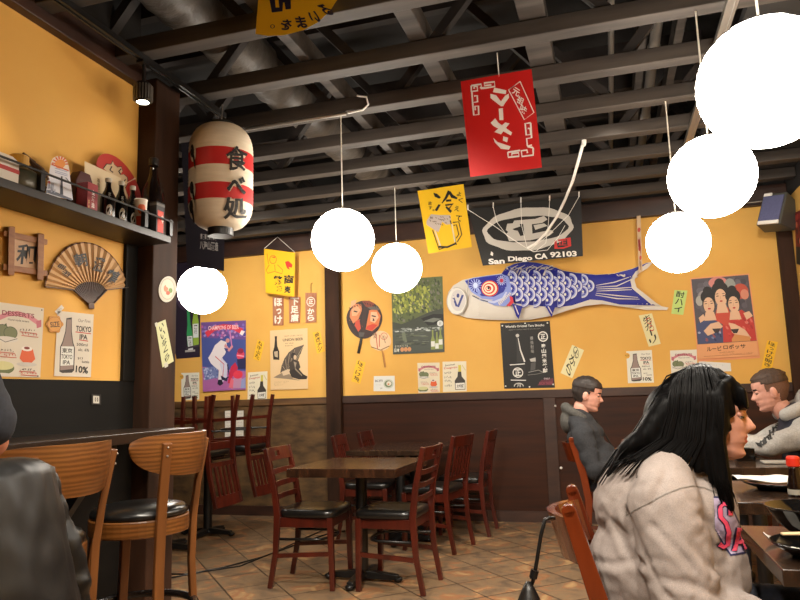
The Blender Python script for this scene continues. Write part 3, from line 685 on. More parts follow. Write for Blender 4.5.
for k in range(60): a.ell(random.uniform(2, 98), random.uniform(3, 26), 3, 2, random.choice(['#a85a9a', '#7a62b0', '#c08ab8', '#4c4690', '#8f86c8']))
a.poly([(0, 22), (100, 28), (100, 72), (0, 66)], '#434f90'); a.poly([(0, 64), (100, 74), (100, 100), (0, 100)], '#a4609c'); a.poly([(0, 66), (34, 64), (40, 80), (6, 84)], '#6b78a8')
for k in range(40): a.ell(random.uniform(4, 36), random.uniform(66, 82), 2, 1.4, random.choice(['#8f98c4', '#5a6498', '#a9b0d0']))
a.poly([(8, 15), (28, 6), (50, 4), (74, 6), (94, 12), (90, 20), (72, 13), (50, 11), (30, 13), (14, 22)], '#d0384c'); a.text('CHAMPIONS OF BEER', 16, 6, 68, 6, '#f0d0d4', .01)
a.poly([(90, 14), (98, 16), (92, 22), (86, 19)], '#e8dcdc')
pl = '#ddd4d8'; pk = '#c25a78'
a.poly([(22, 44), (30, 34), (44, 27), (56, 30), (58, 40), (52, 48), (46, 52), (52, 60), (48, 70), (44, 84), (36, 84), (38, 70), (30, 66), (20, 60), (14, 52)], pl)
a.poly([(44, 52), (58, 62), (56, 82), (46, 88), (46, 74), (40, 62)], '#c8c6d8'); a.line([(30, 50), (50, 62), (46, 84)], 1.4, '#c03848')
a.ell(57, 25, 6.5, 4.2, '#3d4a94'); a.ell(59, 28, 4.5, 3.2, '#c88a8a'); a.line([(52, 34), (62, 42), (70, 36)], [5, 5, 4], '#c98a90'); a.line([(68, 36), (64, 14)], [2, 3.6], '#c07ab0'); a.poly([(50, 38), (60, 40), (56, 46)], '#3a3a78')
a.poly([(36, 84), (44, 84), (48, 90), (40, 93), (34, 90)], '#1c1c30'); a.poly([(42, 78), (58, 84), (56, 87), (44, 84)], '#20203c'); a.line([(58, 62), (62, 80), (52, 84)], 3, '#1f2348')
a.poly([(66, 66), (76, 60), (82, 68), (78, 76), (70, 80), (66, 90), (58, 90), (62, 76)], '#c02848'); a.ell(88, 50, 9, 7, '#d0405c'); a.ell(88, 44, 7, 4, '#8c2040'); a.line([(80, 50), (96, 52)], 1.5, '#e8a8b8'); a.poly([(80, 56), (100, 54), (100, 70), (82, 70)], '#2a2850')
a.poly([(66, 98), (70, 84), (80, 80), (92, 84), (96, 98)], '#b888a8'); a.ell(82, 78, 11, 6, '#d83a50'); a.poly([(60, 96), (66, 82), (72, 86), (70, 98)], '#d86a7c'); a.poly([(90, 86), (100, 82), (100, 98), (88, 98)], '#8f94c0')
a.done('baseball_poster', None, 'purple and pink poster of a baseball batter swinging, below the low globe lantern', 'poster')
a = post([(80, 85), (380, 65), (385, 550), (85, 560)], '#d9b98c', .012, 260, 320, .125)
a.poly([(8, 49), (7, 36), (11, 28), (13, 14), (18, 14), (19, 27), (24, 36), (24, 50)], '#2c2420'); a.poly([(12, 44), (10, 36), (20, 35), (20, 46)], '#b7a48a'); a.rect(12.5, 10, 6, 4, '#3d2f28')
a.text('NEW LABEL FROM', 38, 10, 48, 2, '#8f7558'); a.text('UNION BEER', 34, 15, 54, 4.5, '#4a392c', .02); a.text('at the', 40, 22, 22, 2, '#6b5540'); a.text('beach', 40, 26, 20, 2, '#6b5540')
P = [(26, 72), (30, 60), (38, 48), (50, 38), (66, 31), (90, 27), (82, 40), (74, 52), (60, 64)]; a.poly(P, '#5c5046')
for p in P[1:7]: a.line([(38, 74), p], [.6, 1.2], '#2d2622')
for p in P[1:7]: a.line([(45, 72), ((p[0]*.9+6), p[1]*.93+5)], [.4, 1.0], '#b3a084')
a.ell(62, 44, 6.5, 5, '#332a26'); a.ell(66, 47, 4, 4, '#cdb090'); a.poly([(50, 56), (62, 50), (76, 54), (80, 64), (70, 72), (52, 72)], '#40362f'); a.poly([(62, 54), (70, 56), (66, 66)], '#9a8a78')
a.poly([(50, 70), (72, 64), (88, 76), (99, 80), (96, 84), (76, 84), (56, 80)], '#2f2723'); a.line([(66, 66), (84, 78)], [3, 2], '#8a7a68'); a.poly([(8, 79), (30, 72), (50, 74), (60, 82), (80, 86), (60, 84), (14, 80)], '#8d7b66'); a.poly([(30, 70), (48, 66), (52, 74), (34, 77)], '#cbb393')
for i in range(4): a.scrib(10, 86+i*2, 40-6*i, 1, '#9a8264', 9, .5, i)
a.done('vintage_beer_poster', None, 'cream vintage beer poster with a bottle and a woman under a striped parasol', 'poster')
# yellow, cream and green menu strips
def strip(c, base, txt, lab, x0=0, y0=0, k=1, rot=0, col=BK, marks=None, ww=64):
    a = post(c, base, .002, x0, y0, k); a.vert(txt, (100-ww)/2, 5, ww, 90, col, .015, .16, rot)
    if marks: marks(a)
    a.done('menu_strip', None, lab, 'menu strip', 'hand-written menu strips on the back wall')
strip([(390, 358), (418, 368), (400, 445), (372, 435)], '#e8b32c', 'ねぎぶた', 'yellow menu strip between the baseball poster and the cream beer poster', 160, 250, .25, 10)
strip([(610, 330), (640, 325), (660, 405), (628, 415)], '#e6b028', '焼きメシ', 'yellow menu strip right of the cream beer poster, beside the dark post', 160, 250, .25, -10)
strip([(92, 380), (140, 395), (110, 512), (62, 498)], '#e8b224', 'ほっけ焼', 'yellow menu strip below the big round fan', 340, 290, .1833, 12)
strip([(548, 232), (627, 268), (548, 455), (470, 420)], '#dcd3a2', '㊤から', 'pale cream menu strip right of the black sake poster', 490, 310, .15, 24)
strip([(155, 222), (208, 213), (243, 335), (195, 347)], '#d8cf9c', '生ガーリ', 'pale cream menu strip with red rings below the carp tail', 600, 260, .25, -12, BK, lambda a: (a.ring(62, 22, 18, 9, 3, RED), a.ring(66, 46, 16, 8, 3, RED)))
strip([(298, 120), (350, 122), (333, 220), (285, 215)], '#b4cf74', '酎ハイ', 'light green menu strip between the carp tail and the poster of three women', 600, 260, .25, 4)
strip([(498, 430), (560, 440), (525, 595), (465, 590)], '#e9b41e', 'ほっけの開き', 'yellow menu strip behind the head of the man in the grey hoodie', 680, 265, .175, 8)
# wooden plaques
for c, tx, lab in (([(117, 378), (192, 378), (190, 568), (120, 570)], 'ほっけ', 'leftmost of the three small wooden plaques under the yellow banner'),
                   ([(225, 378), (303, 378), (300, 550), (228, 555)], '下足唐', 'middle wooden plaque of three, with three dense white characters'),
                   ([(335, 352), (410, 352), (407, 548), (337, 552)], '〇から', 'rightmost wooden plaque, hanging on a string with a ringed character')):
    a = Art(back, bquad(c, 255, 240, .15), '#96573a', .014, basemat=noisy('plaque_wood', '#95573a', '#b27a58', (40, 40, 6), 5, .6))
    for k in range(4): a.line([(15+k*24, 2), (14+k*24, 98)], 1.5, '#7c432a')
    if tx[0] == '〇':
        a.ring(50, 30, 36, 15, 6, '#e4dacb', asp=.4); a.text('正', 30, 21, 40, 17, '#e4dacb', .03); a.vert(tx[1:], 18, 52, 64, 44, '#e4dacb', .035, .08)
        t = thing('wooden_plaque', lab, 'plaque', back(311, 324, .01), 0, 'wooden menu plaques'); a.done('board', t)
        finish('hanging_string', MB().tube([back(311, 293, .008), back(311, 284, .008), back(312.5, 283, .004)], .003, 6), M_BLK, t, world=True)
    else:
        a.vert(tx, 14, 4, 72, 93, '#e4dacb', .04, .06); a.done('wooden_plaque', None, lab, 'plaque', 'wooden menu plaques')
# round fans
t = thing('round_paper_fan', 'large dark round fan with an orange kabuki print, pinned right of the post', 'fan', back(360, 350, .01))
b = Art(back, bquad([(0, 0), (600, 0), (600, 600), (0, 600)], 340, 290, .1833), thick=.006, lift=.00008, body=False)
cx, cy = 133, 158; P = []
for k in range(36):
    an = 2*PI*k/36; x = 98*math.cos(an); y = (108 if math.sin(an) > 0 else 100)*math.sin(an); x *= 1-.12*max(0, math.sin(an)); P.append((cx+x-.1*y, cy+y+.08*x))
b.mb.prism([(340+.1833*x, 290+.1833*y) for x, y in P], lambda x, y, d: back(x, y, d), .001, .006, b.mi('#33201c'))
Z = lambda *p: [(x/6, y/6) for x, y in p]
for P, c in ((((55, 120), (80, 75), (115, 78), (120, 110), (100, 160), (70, 185), (52, 165)), '#c2764a'), (((62, 105), (95, 85), (112, 110), (90, 140), (66, 142)), '#d09a70'), (((85, 170), (110, 158), (122, 200), (100, 228), (80, 195)), '#b8432e'),
             (((160, 110), (200, 105), (222, 140), (210, 195), (175, 225), (140, 215), (150, 160)), '#c9703e'), (((168, 120), (200, 120), (210, 150), (190, 180), (165, 170)), '#d8a884'), (((150, 195), (180, 185), (205, 190), (175, 222), (140, 212)), '#c03a26'),
             (((120, 60), (160, 58), (190, 75), (170, 100), (140, 90)), '#7c3626'), (((150, 95), (205, 85), (222, 110), (170, 108)), '#58544f'), (((62, 60), (90, 52), (85, 75), (55, 100)), '#d9a07a')): b.poly(Z(*P), c)
for P in ([(128, 80), (112, 170), (122, 240)], [(75, 115), (95, 120)], [(172, 140), (195, 145)], [(60, 180), (100, 240)], [(180, 155), (185, 165), (178, 168)], [(150, 110), (140, 200)], [(50, 150), (75, 195)]): b.line(Z(*P), [1, 1.6, 1][:len(P)] if len(P) > 2 else 1.2, '#241917')
for k in range(12): b.line(Z((50+k*14, 66+abs(6-k)*5), (56+k*14, 78+abs(6-k)*4)), .7, '#1d1513')
b.poly(Z((100, 230), (135, 232), (125, 262), (108, 262)), '#4a4644')
b.done('leaf', t)
finish('handle', MB().tube([back(340+.1833*118, 290+.1833*255, .008), back(340+.1833*112, 290+.1833*290, .008), back(340+.1833*100, 290+.1833*346, .008)], [.012, .016, .016], 8), M_BLK, t, world=True)
t = thing('round_paper_fan', 'small pale round fan with a bamboo handle, beside the river landscape poster', 'fan', back(383, 362, .01))
b = Art(back, bquad([(0, 0), (600, 0), (600, 600), (0, 600)], 340, 290, .1833), thick=.006, lift=.00008, body=False)
b.mb.prism([(340+.1833*(221+58*math.cos(2*PI*k/28)), 290+.1833*(280+(58 if math.sin(2*PI*k/28) < 0 else 52)*math.sin(2*PI*k/28))) for k in range(28)], lambda x, y, d: back(x, y, d), .001, .006, b.mi('#d9b892'))
b.line(Z((195, 235), (205, 320)), .8, '#b8543c'); b.line(Z((215, 245), (215, 310)), .8, '#b8543c'); b.line(Z((236, 250), (248, 290)), .8, '#9a7a60'); b.text('夏', 30, 40, 4, 4, '#6a4436'); b.ring(40, 42, 3, 3, .5, '#b8543c'); b.line(Z((170, 310), (221, 328), (270, 305)), .8, '#7a5a34')
b.scrib(38, 40, 6, 5, '#a88868', 4, .4, 2)
b.done('leaf', t)
finish('handle', MB().tube([back(340+.1833*228, 290+.1833*325, .008), back(340+.1833*236, 290+.1833*350, .008), back(340+.1833*247, 290+.1833*422, .008)], [.006, .012, .011], 8), paint('#b07a3a', .5), t, world=True)
# river landscape poster
a = post([(285, 120), (490, 105), (498, 408), (292, 418)], '#3a3f30', .003, 320, 250, .25); a.lift = .000012
a.rect(0, 0, 100, 62, '#59633a')
for k in range(520):
    x = random.uniform(4, 96); y = random.uniform(4, 58)
    lightc = ['#a7ab4c', '#8b9440', '#b9b867', '#6f7a38', '#7d8a3e']; dk = ['#4d5838', '#3d472d', '#5f6a42', '#6f6e5e']
    if y > 50-.3*(100-x)*.4 and x > 45: continue
    a.ell(x, y, random.uniform(1.5, 4), random.uniform(1, 2.4), random.choice(lightc if (x < 75 and 12 < y < 45 and random.random() < .75) else dk), random.uniform(0, 90), 7)
a.poly([(0, 66), (0, 56), (18, 60), (36, 56), (50, 52), (74, 46), (100, 42), (100, 66)], '#3b4036'); a.poly([(56, 54), (80, 49), (100, 50), (100, 62), (70, 64)], '#151714'); a.poly([(60, 58), (80, 54), (96, 56), (80, 60)], '#6b7068')
a.rect(0, 66, 100, 34, '#454b43')
for k in range(50): y = 66+random.random()*5; x = random.uniform(5, 95); a.ell(x, y, random.uniform(2, 5), .9, random.choice(['#9aa09c', '#c4c8c4', '#5c625c', '#7c837e']), 0, 8)
for k in range(60): y = 73+random.random()*18; x = random.uniform(9, 66); a.ell(x, y, random.uniform(3, 8), .7, random.choice(['#4d5546', '#5a614c', '#6a6f64', '#363a34']), 0, 8)
a.poly([(18, 72), (24, 70), (28, 84), (20, 82)], '#68705c')
for x, h in ((78, 76), (86, 79), (93, 74)): a.poly([(x-4, 96), (x-4, h+8), (x-1.5, h+2), (x-1.5, h-6), (x+1.5, h-6), (x+1.5, h+2), (x+4, h+8), (x+4, 96)], '#7f8a4a'); a.rect(x-3.6, h+9, 7.2, 7, '#d3d4cc')
a.ell(93, 62, 6, 4, '#c9ccc8'); a.text('酒', 91, 60, 4, 4, INK, .02); a.text('日本', 3, 92, 10, 5, '#d8d4c4', .02)
for k in range(3): a.ell(18+k*7, 94, 3.6, 3, '#c78a5c')
for i in range(3): a.scrib(4, 88+i, 26, .8, '#bdb9a8', 8, .6, i)
a.done('river_landscape_poster', None, 'tall poster of a green riverside with sake bottles in its lower corner', 'poster')
# small cards
a = post([(185, 470), (298, 468), (300, 552), (183, 552)], '#d6d6d0', .002, 340, 290, .1833); a.text('おにぎり', 6, 22, 36, 18, INK, .03); a.ell(70, 52, 24, 30, '#b9beae'); a.ell(69, 52, 18, 22, '#6f7c5c'); a.ell(72, 50, 12, 15, '#d8d2c0'); a.ell(70, 54, 5, 5, '#c8703c'); a.scrib(10, 55, 26, 8, '#8d8d88', 5, .8, 3); a.text('$3', 32, 76, 8, 10, INK)
a.done('menu_card', None, 'small white landscape card with a rice ball drawing, low beside the post', 'menu card')
for c, x0, y0, k, lab in (([(422, 398), (543, 396), (545, 558), (428, 562)], 340, 290, .1833, 'dessert menu sheet low on the wall right of the rice ball card'), ([(280, 362), (387, 358), (392, 500), (288, 505)], 600, 260, .25, 'dessert menu sheet just above the black-haired woman')):
    a = post(c, '#d9cdb2' if x0 == 340 else '#d8d3c6', .002, x0, y0, k); desserts(a); a.done('dessert_menu', None, lab, 'menu sheet')
for c, x0, y0, k, lab in (([(490, 447), (585, 445), (587, 565), (492, 568)], 320, 250, .25, 'sake menu sheet with a bottle drawing right of the dessert menu under the landscape poster'), ([(352, 490), (430, 485), (428, 600), (350, 605)], 160, 250, .25, 'sake menu sheet with a bottle drawing between the baseball and vintage beer posters')):
    a = post(c, '#d9d0b8', .002, x0, y0, k); sakemenu(a); a.done('sake_menu', None, lab, 'menu sheet')
for c, x0, y0, k, lab in (([(105, 365), (207, 360), (216, 490), (112, 493)], 600, 260, .25, 'hand-drawn brown beer bottle sheet on the back wall left of the black-haired woman'), ([(85, 492), (157, 490), (157, 598), (86, 602)], 160, 250, .25, 'hand-drawn beer bottle sheet low on the back wall beside the column')):
    a = post(c, '#d8d5c6', .002, x0, y0, k); ipa(a); a.ell(2, 14, 11, 9, '#d9a23a'); a.text('SIZE', -5, 11, 14, 5, INK); a.done('beer_menu', None, lab, 'menu sheet')
a = post([(395, 405), (522, 412), (525, 445), (395, 448)], '#d8d8d4', .002, 600, 260, .25); a.scrib(10, 20, 70, 20, '#9a9a94', 8, .6, 9)
a.done('white_notice', None, 'plain white notice sheet under the poster of three women', 'notice')
# black sake poster
a = post([(68, 88), (398, 72), (433, 518), (95, 525)], '#151414', .003, 490, 310, .15)
a.text("World's Original Taru Shochu", 10, 4, 78, 4.5, '#d9d7d2', .02); a.text('Aged in cask for years of smooth taste', 16, 10, 64, 2, '#8b8a86')
a.poly([(28, 60), (30, 40), (30, 20), (28, 17), (37, 16), (36, 22), (39, 40), (47, 60)], '#2c2b2b'); a.line([(34, 24), (37, 42), (44, 60)], [1.2, 2.4, 3], '#d8d6d0'); a.ell(33, 20, 3.5, 2.5, '#b9b6b0')
a.rect(14, 64, 30, 22, '#1f1e1e'); a.line([(14, 64), (44, 63)], 1.4, '#d5d3ce'); a.line([(14, 87), (44, 88)], 1.4, '#d5d3ce'); a.ring(29, 76, 9.5, 7, 2, '#d5d3ce', asp=.75); a.text('正', 23, 71, 12, 10, '#d5d3ce', .03)
a.ring(29, 97, 9, 5, 2, '#b9b7b2', 180, 360, 12, .75); a.text('月', 25, 93, 8, 5, '#b9b7b2', .02)
a.vert('樽焼酎味', 58, 22, 6, 26, '#8d8b87', .01); a.poly([(54, 56), (66, 54), (66, 60), (56, 60)], '#b2b0aa'); a.poly([(56, 62), (66, 60), (64, 72), (54, 74)], '#4a4948'); a.line([(50, 76), (70, 73), (80, 77)], 1, '#8a8884'); a.line([(48, 80), (66, 79), (84, 76)], .9, '#6d6b68')
a.ring(84, 23, 9, 7, 2.2, '#d8d6d0', asp=.75); a.text('正', 79, 19, 10, 8, '#d8d6d0', .03); a.vert('泰山純米焼酎', 79, 34, 9, 44, '#d8d6d0', .03)
a.poly([(66, 96), (74, 88), (98, 86), (98, 96)], '#5c2432'); a.text('ENJOY', 80, 85, 12, 3, '#d0b8bc'); a.text('RICH TASTE', 70, 91, 26, 4, '#8c3c4c', .02)
for x, y in ((4, 4), (95, 3), (3, 96), (97, 95), (50, 2), (50, 98)): a.ell(x, y, 1.6, 1.2, '#cfcdc8')
a.done('black_sake_poster', None, 'black poster with a white-edged bottle and ringed emblems under the carp streamer', 'poster')
# poster with three women
a = post([(57, 75), (395, 48), (458, 532), (103, 552)], '#dc9466', .004, 680, 265, .175)
a.rect(2, 1.5, 96, 78, '#4c4850')
for k in range(90): x = random.uniform(8, 92); y = random.uniform(6, 40); a.ell(x, y, 5, 3.5, random.choice(['#5a565e', '#433f48', '#625e68', '#56525c']), 0, 9)
a.ell(46, 8, 16, 7, '#c8807a'); a.ell(66, 12, 9, 8, '#8f9490'); a.ell(82, 20, 13, 9, '#b84c38'); a.ell(20, 24, 10, 8, '#8f8a8c'); a.ell(88, 24, 7, 6, '#c9836a'); a.ell(12, 28, 6, 6, '#a8a49c')
SKN = '#d8b090'; HR = '#1d191b'
a.poly([(4, 79), (4, 56), (14, 48), (30, 46), (44, 56), (48, 79)], '#3f486e'); a.poly([(44, 79), (46, 58), (58, 46), (80, 42), (97, 52), (98, 79)], '#b8352e'); a.poly([(34, 52), (38, 40), (58, 38), (62, 50), (52, 60)], '#c04834')
for k in range(26): x = random.uniform(52, 95); y = random.uniform(50, 76); a.ell(x, y, 3, 1.6, random.choice(['#d0685c', '#a02a28', '#c98478', '#c43e38']), random.uniform(0, 90), 8)
for k in range(16): x = random.uniform(6, 42); y = random.uniform(54, 76); a.ell(x, y, 2.4, 1.4, random.choice(['#6a7498', '#2c3358', '#9aa0b8', '#8a4a54']), random.uniform(0, 90), 8)
for x, y, r, rot in ((27, 32, 11, -8), (48, 24, 12, 0), (68, 33, 11, 8)):
    a.poly([(x-7, y+10), (x+7, y+10), (x+10, y+20), (x-10, y+20)], SKN)
    a.ell(x, y-8, r*1.15, r*.78, HR); a.ell(x, y-15, r*.7, r*.5, HR); a.ell(x, y, r*.98, r*.95, HR); a.ell(x, y+2, r*.82, r*.88, SKN)
    for s_ in (-1, 1): a.line([(x+s_*r*.45-2, y), (x+s_*r*.45+2, y-.3)], .9, '#3a2a28'); a.line([(x+s_*r*.45-2.4, y-2.6), (x+s_*r*.45+2, y-3)], .7, '#4a3834')
    a.ell(x, y+6, 2.4, 1, '#b03030'); a.line([(x, y), (x-.8, y+3.6)], .5, '#b98a70')
a.poly([(8, 48), (16, 44), (20, 50), (10, 54)], SKN); a.poly([(82, 46), (92, 44), (97, 50), (86, 54)], SKN)
a.poly([(14, 64), (26, 56), (40, 54), (46, 60), (36, 66), (20, 70)], SKN); a.poly([(56, 56), (66, 58), (82, 66), (90, 76), (76, 78), (60, 68)], SKN); a.poly([(58, 76), (64, 70), (88, 74), (88, 79), (58, 79)], '#c98a50')
for x, y in ((34, 62), (64, 64)): a.poly([(x-6, y), (x+8, y), (x+4, y+5), (x-2, y+5)], '#33292c')
a.poly([(2, 79.5), (98, 79.5), (98, 97), (2, 97)], '#d99a68'); a.text('ルービ', 16, 83, 24, 5.5, BK, .02); a.text('ロポッサ', 43, 82, 36, 5.5, BK, .02)
a.text('DAI NIPPON BREWERY', 36, 90, 24, 1.6, '#8a5a3a'); a.rect(10, 94, 78, .6, '#a86c44'); a.text('tokyo osaka sapporo nagoya', 40, 92.4, 50, 1.2, '#9a6440')
a.done('three_women_poster', None, 'large vintage poster of three women in kimono holding cups, orange lower band', 'poster')
# white sheets low on the back wall by the upturned chairs
for x, lab in ((225, 'left of two white notice sheets behind the upturned chairs'), (236, 'right of two white notice sheets behind the upturned chairs')):
    a = Art(lambda x_, y_, o_: back(x_, y_, .016+o_), [(x, 411), (x+7.5, 410.5), (x+7.5, 438), (x, 438.5)], '#cfcac0', .002)
    for i in range(8): a.scrib(12, 8+i*11, 74, 5, '#6a6660', 6, 1.6, i)
    a.done('white_notice', None, lab, 'notice')
for x, y, lab in ((555, 406, 'upper of two small white hooks beside the vertical batten of the wainscot'), (561, 468, 'lower of two small white hooks beside the vertical batten of the wainscot')):
    p = back(x, y, .018); t = thing('wall_hook', lab, 'hook', p); finish('plate', MB().lathe([(.0001, 0), (.012, 0), (.012, .004), (.0001, .005)], 16), M_WHITE, t).rotation_euler = (PI/2, 0, 0)
    finish('peg', MB().tube([(0, 0, 0), (0, -.018, -.002), (0, -.024, .008)], .004, 8), M_WHITE, t)
# hanging paper scroll before the carp tail
t = Art(plane_y(6.52), [(636.5, 216), (640.5, 215.5), (642.5, 271), (638.8, 273)], '#c9ab86', .012)
t.ell(50, 25, 40, 4, '#b8402c'); t.scrib(20, 40, 60, 26, '#a83426', 6, 22, 3); t.ell(60, 75, 30, 4, '#b8402c'); t.scrib(20, 80, 60, 12, '#8a6a4a', 4, 16, 4)
t.done('paper_hanging', None, 'narrow tan paper hanging with red marks, seen edge-on before the carp tail', 'hanging')
# speaker in the corner
sc = on(1, 6.36, 777, 214); t = thing('wall_speaker', 'grey box loudspeaker tilted down in the top right corner', 'speaker', sc)
t.rotation_euler = (math.radians(-20), math.radians(8), math.radians(-38))
finish('cabinet', MB().hexa([(-.1, -.1, -.15), (.1, -.1, -.15), (.13, .1, -.12), (-.13, .1, -.12), (-.1, -.1, .15), (.1, -.1, .15), (.13, .1, .12), (-.13, .1, .12)]), paint('#4a4a44', .5), t, bev=.01)
finish('grille', MB().box(-.085, .085, -.112, -.1, -.12, .12), noisy('speaker_cloth', '#4c4e6e', '#62648a', (300, 300, 300), 2, .8), t, bev=.003)
finish('corner_cap', MB().box(-.085, .085, -.113, -.1, -.148, -.118), M_WHITE, t); finish('corner_cap', MB().box(-.085, -.02, -.113, -.1, .12, .146), M_WHITE, t)
finish('bracket', MB().bar((0, .09, 0), (.02, .2, .02), .04, .04), M_BLK, t)
t = finish('speaker_cable', MB().tube([sc+V(.02, .1, .09), sc+V(-.08, .1, .15), sc+V(-.3, .12, .15), sc+V(-.5, .1, .19), sc+V(-.7, .1, .2)], .006, 6), M_STEEL, world=True, smooth=True)
tag(t, 'thin pale cable running left from the corner loudspeaker', 'cable')
# red and black hanging on the right wall
f = lambda x, y, off: on(0, 1.599-off, x, y)
a = Art(f, [(794.5, 213), (808, 206), (810, 268), (796.5, 264)], '#6c1c18', .01)
for k in range(18): a.ell(random.uniform(5, 95), random.uniform(5, 60), 8, 6, random.choice(['#a8382c', '#3c1412', '#c86a4a', '#7c2018']), 0, 9)
a.rect(0, 66, 100, 34, '#191616')
a.done('wall_hanging', None, 'red and black cloth hanging on the right wall below the loudspeaker', 'hanging')
# ------------------------------------------------------------------ left wall: shelf, rail and what stands on it
SX = -2.08; SZ = 2.02
t = thing('wall_shelf', 'long black display shelf with a thin rail high on the left wall', 'shelf', (-2.19, 1.6, 1.985))
finish('shelf_board', MB().box(LEFT, SX, .3, 2.9, 1.985, SZ), noisy('shelf_paint', '#171311', '#2a211b', (12, 2, 12), 6, .45, .1, .002), t, bev=.003, world=True)
mb = MB().tube([(SX+.012, .3, SZ+.072), (SX+.012, 2.895, SZ+.072)], .005, 8)
finish('rail', mb, M_BLK, t, world=True)
for px in (40, 145, 174):
    y = on(0, SX, px, 200).y; y = min(y, 2.885)
    finish('rail_post', MB().box(SX-.012, SX+.012, y-.011, y+.011, SZ, SZ+.082), M_BLK, t, world=True)
def sy(px, X=-2.19): return on(0, X, px, 200).y
def szz(px, py, X=-2.19): return on(0, X, px, py).z
def shelfthing(name, label, cat, px, X=-2.19, rz=0, group=None): return thing(name, label, cat, (X, sy(px, X), SZ), rz, group)
def bottle(name, label, px, top, r, cols, X=-2.17, mark=None, group='dark bottles on the shelf'):
    t = shelfthing(name, label, 'bottle', px, X, 0, group); h = szz(px, top, X)-SZ
    finish('glass', MB().lathe([(r*.9, 0), (r, .006), (r, h*.5), (r*.92, h*.58), (r*.5, h*.72), (r*.36, h*.8), (r*.34, h*.93)], 24), cols[0], t, smooth=True)
    finish('cap', MB().lathe([(r*.42, h*.9), (r*.44, h*.93), (r*.44, h*.99), (r*.36, h), (.0001, h)], 20), cols[1], t)
    return t, h
M_BOTTLE = paint('#0d0b0b', .12)
for px, top, r, lab in ((108, 178, .034, 'first dark bottle from the left on the shelf, white cap and round white mark'), (121, 181, .032, 'second dark bottle on the shelf, between two others with white caps'), (132.5, 186, .032, 'third dark bottle on the shelf, beside the orange cup')):
    t, h = bottle('sake_bottle', lab, px, top, r, (M_BOTTLE, paint('#b9b5ab', .4)))
    y = t.location.y; X0 = t.location.x
    f2 = lambda u, v, off, y=y, X0=X0, r=r: V(X0+(r+off)*math.cos(-.62+(u-50)/100*1.3), y+(r+off)*math.sin(-.62+(u-50)/100*1.3), SZ+v/1000)
    a = Art(f2, [(0, h*1000), (100, h*1000), (100, 0), (0, 0)], thick=.0006, maxe=14, body=False)
    a.ring(50, 78, 30, 11, 7, '#cfccc4', 20, 330, 16); a.line([(30, 90), (58, 72), (72, 84)], 7, '#cfccc4')
    if h > .15: a.text('正', 32, 38, 26, 6, '#a8a59d', .02); a.text('山', 32, 46, 26, 6, '#a8a59d', .02)
    a.done('label', t)
t, h = bottle('sake_bottle', 'tall dark brown magnum bottle at the right end of the shelf', 153, 158, .055, (paint('#160d0a', .15), M_BLK), -2.155)
bx = lambda name, lab, cat, px, w, d, top, col, X=-2.15, rz=0: (shelfthing(name, lab, cat, px, X, rz), szz(px, top, X)-SZ)
t, h = bx('ramen_carton', 'black carton with a red label at the right end of the shelf rail', 'carton', 157.5, 0, 0, 203, 0, -2.105)
finish('box', MB().box(-.02, .02, -.032, .032, 0, h), paint('#181414', .5), t, bev=.002)
finish('lid_band', MB().box(-.0206, .0206, -.0326, .0326, h-.02, h-.008), paint('#5a5650', .5), t)
a = Art(lambda u, v, off: V(.02+off, (u-50)/100*.06, h*(1-v/100)), [(0, 0), (100, 0), (100, 100), (0, 100)], thick=.0005, body=False)
a.rect(12, 28, 76, 70, '#c8341f'); a.ell(50, 50, 30, 20, '#d8452c'); a.text('辛', 60, 40, 30, 26, '#e0d4c8', .04); a.done('label', t, world=False)
t, h = bx('paper_cup', 'tapered orange and white cup between the bottles and the shelf post', 'cup', 141, 0, 0, 200, 0, -2.12)
finish('cup', MB().lathe([(.022, 0), (.03, h*.96), (.032, h), (.028, h), (.026, h*.9), (.0001, h*.9)], 24, mif=lambda i: 0), paint('#d8cfc4', .5), t, smooth=True)
a = Art(lambda u, v, off: V((.022+.008*(1-v/100)+off)*math.cos(-.62+(u-50)/100*2.4), (.022+.008*(1-v/100)+off)*math.sin(-.62+(u-50)/100*2.4), h*(1-v/100)), [(0, 0), (100, 0), (100, 100), (0, 100)], thick=.0006, maxe=12, body=False)
a.ell(45, 36, 30, 18, '#d4623a'); a.rect(0, 60, 100, 38, '#cf4a26'); a.vert('ラー', 42, 60, 22, 36, '#e8dccf', .03); a.rect(8, 14, 80, 6, '#d9d0c4'); a.done('print', t, world=False)
# round red sign and cream board leaning on the wall
t = shelfthing('oval_sign', 'red oval sign with a cream cloud swirl leaning on the wall behind the bottles', 'sign', 124, -2.27)
f = lambda x, y, off: on(0, -2.272+off, x, y)
a = Art(f, bquad([(0, 0), (800, 0), (800, 600), (0, 600)], 80, 150, .125), thick=.014, body=False)
P = []
for k in range(36):
    an = 2*PI*k/36; P.append((80+.125*(310+172*math.cos(an)+55*math.sin(an)), 150+.125*(270+232*math.sin(an)+70*math.cos(an))))
P = [(x, min(y, 206)) for x, y in P]
a.mb.prism(P, f, 0, .013, a.mi('#a82820'))
Z = lambda *p: [(x/8, y/6) for x, y in p]
cl = ((190, 150), (215, 115), (250, 118), (262, 90), (275, 118), (300, 140), (330, 135), (340, 170), (320, 200), (350, 195), (378, 220), (380, 270), (360, 300), (385, 370), (370, 430), (330, 430), (300, 300), (240, 190))
a.poly(Z(*[(x+(x-300)*.06, y+(y-230)*.06) for x, y in cl]), '#231512'); a.poly(Z(*cl), '#bda584')
for Q in ([(255, 130), (240, 160), (265, 180)], [(330, 150), (310, 170), (325, 195)], [(365, 235), (345, 260), (360, 285)]): a.line(Z(*Q), 1.4, '#231512')
a.line(Z((355, 275), (445, 225)), [.8, 1.6], '#d8b99a'); a.done('panel', t)
t = shelfthing('cream_board', 'plain cream board with a small column of characters leaning behind the bottles', 'board', 104, -2.235)
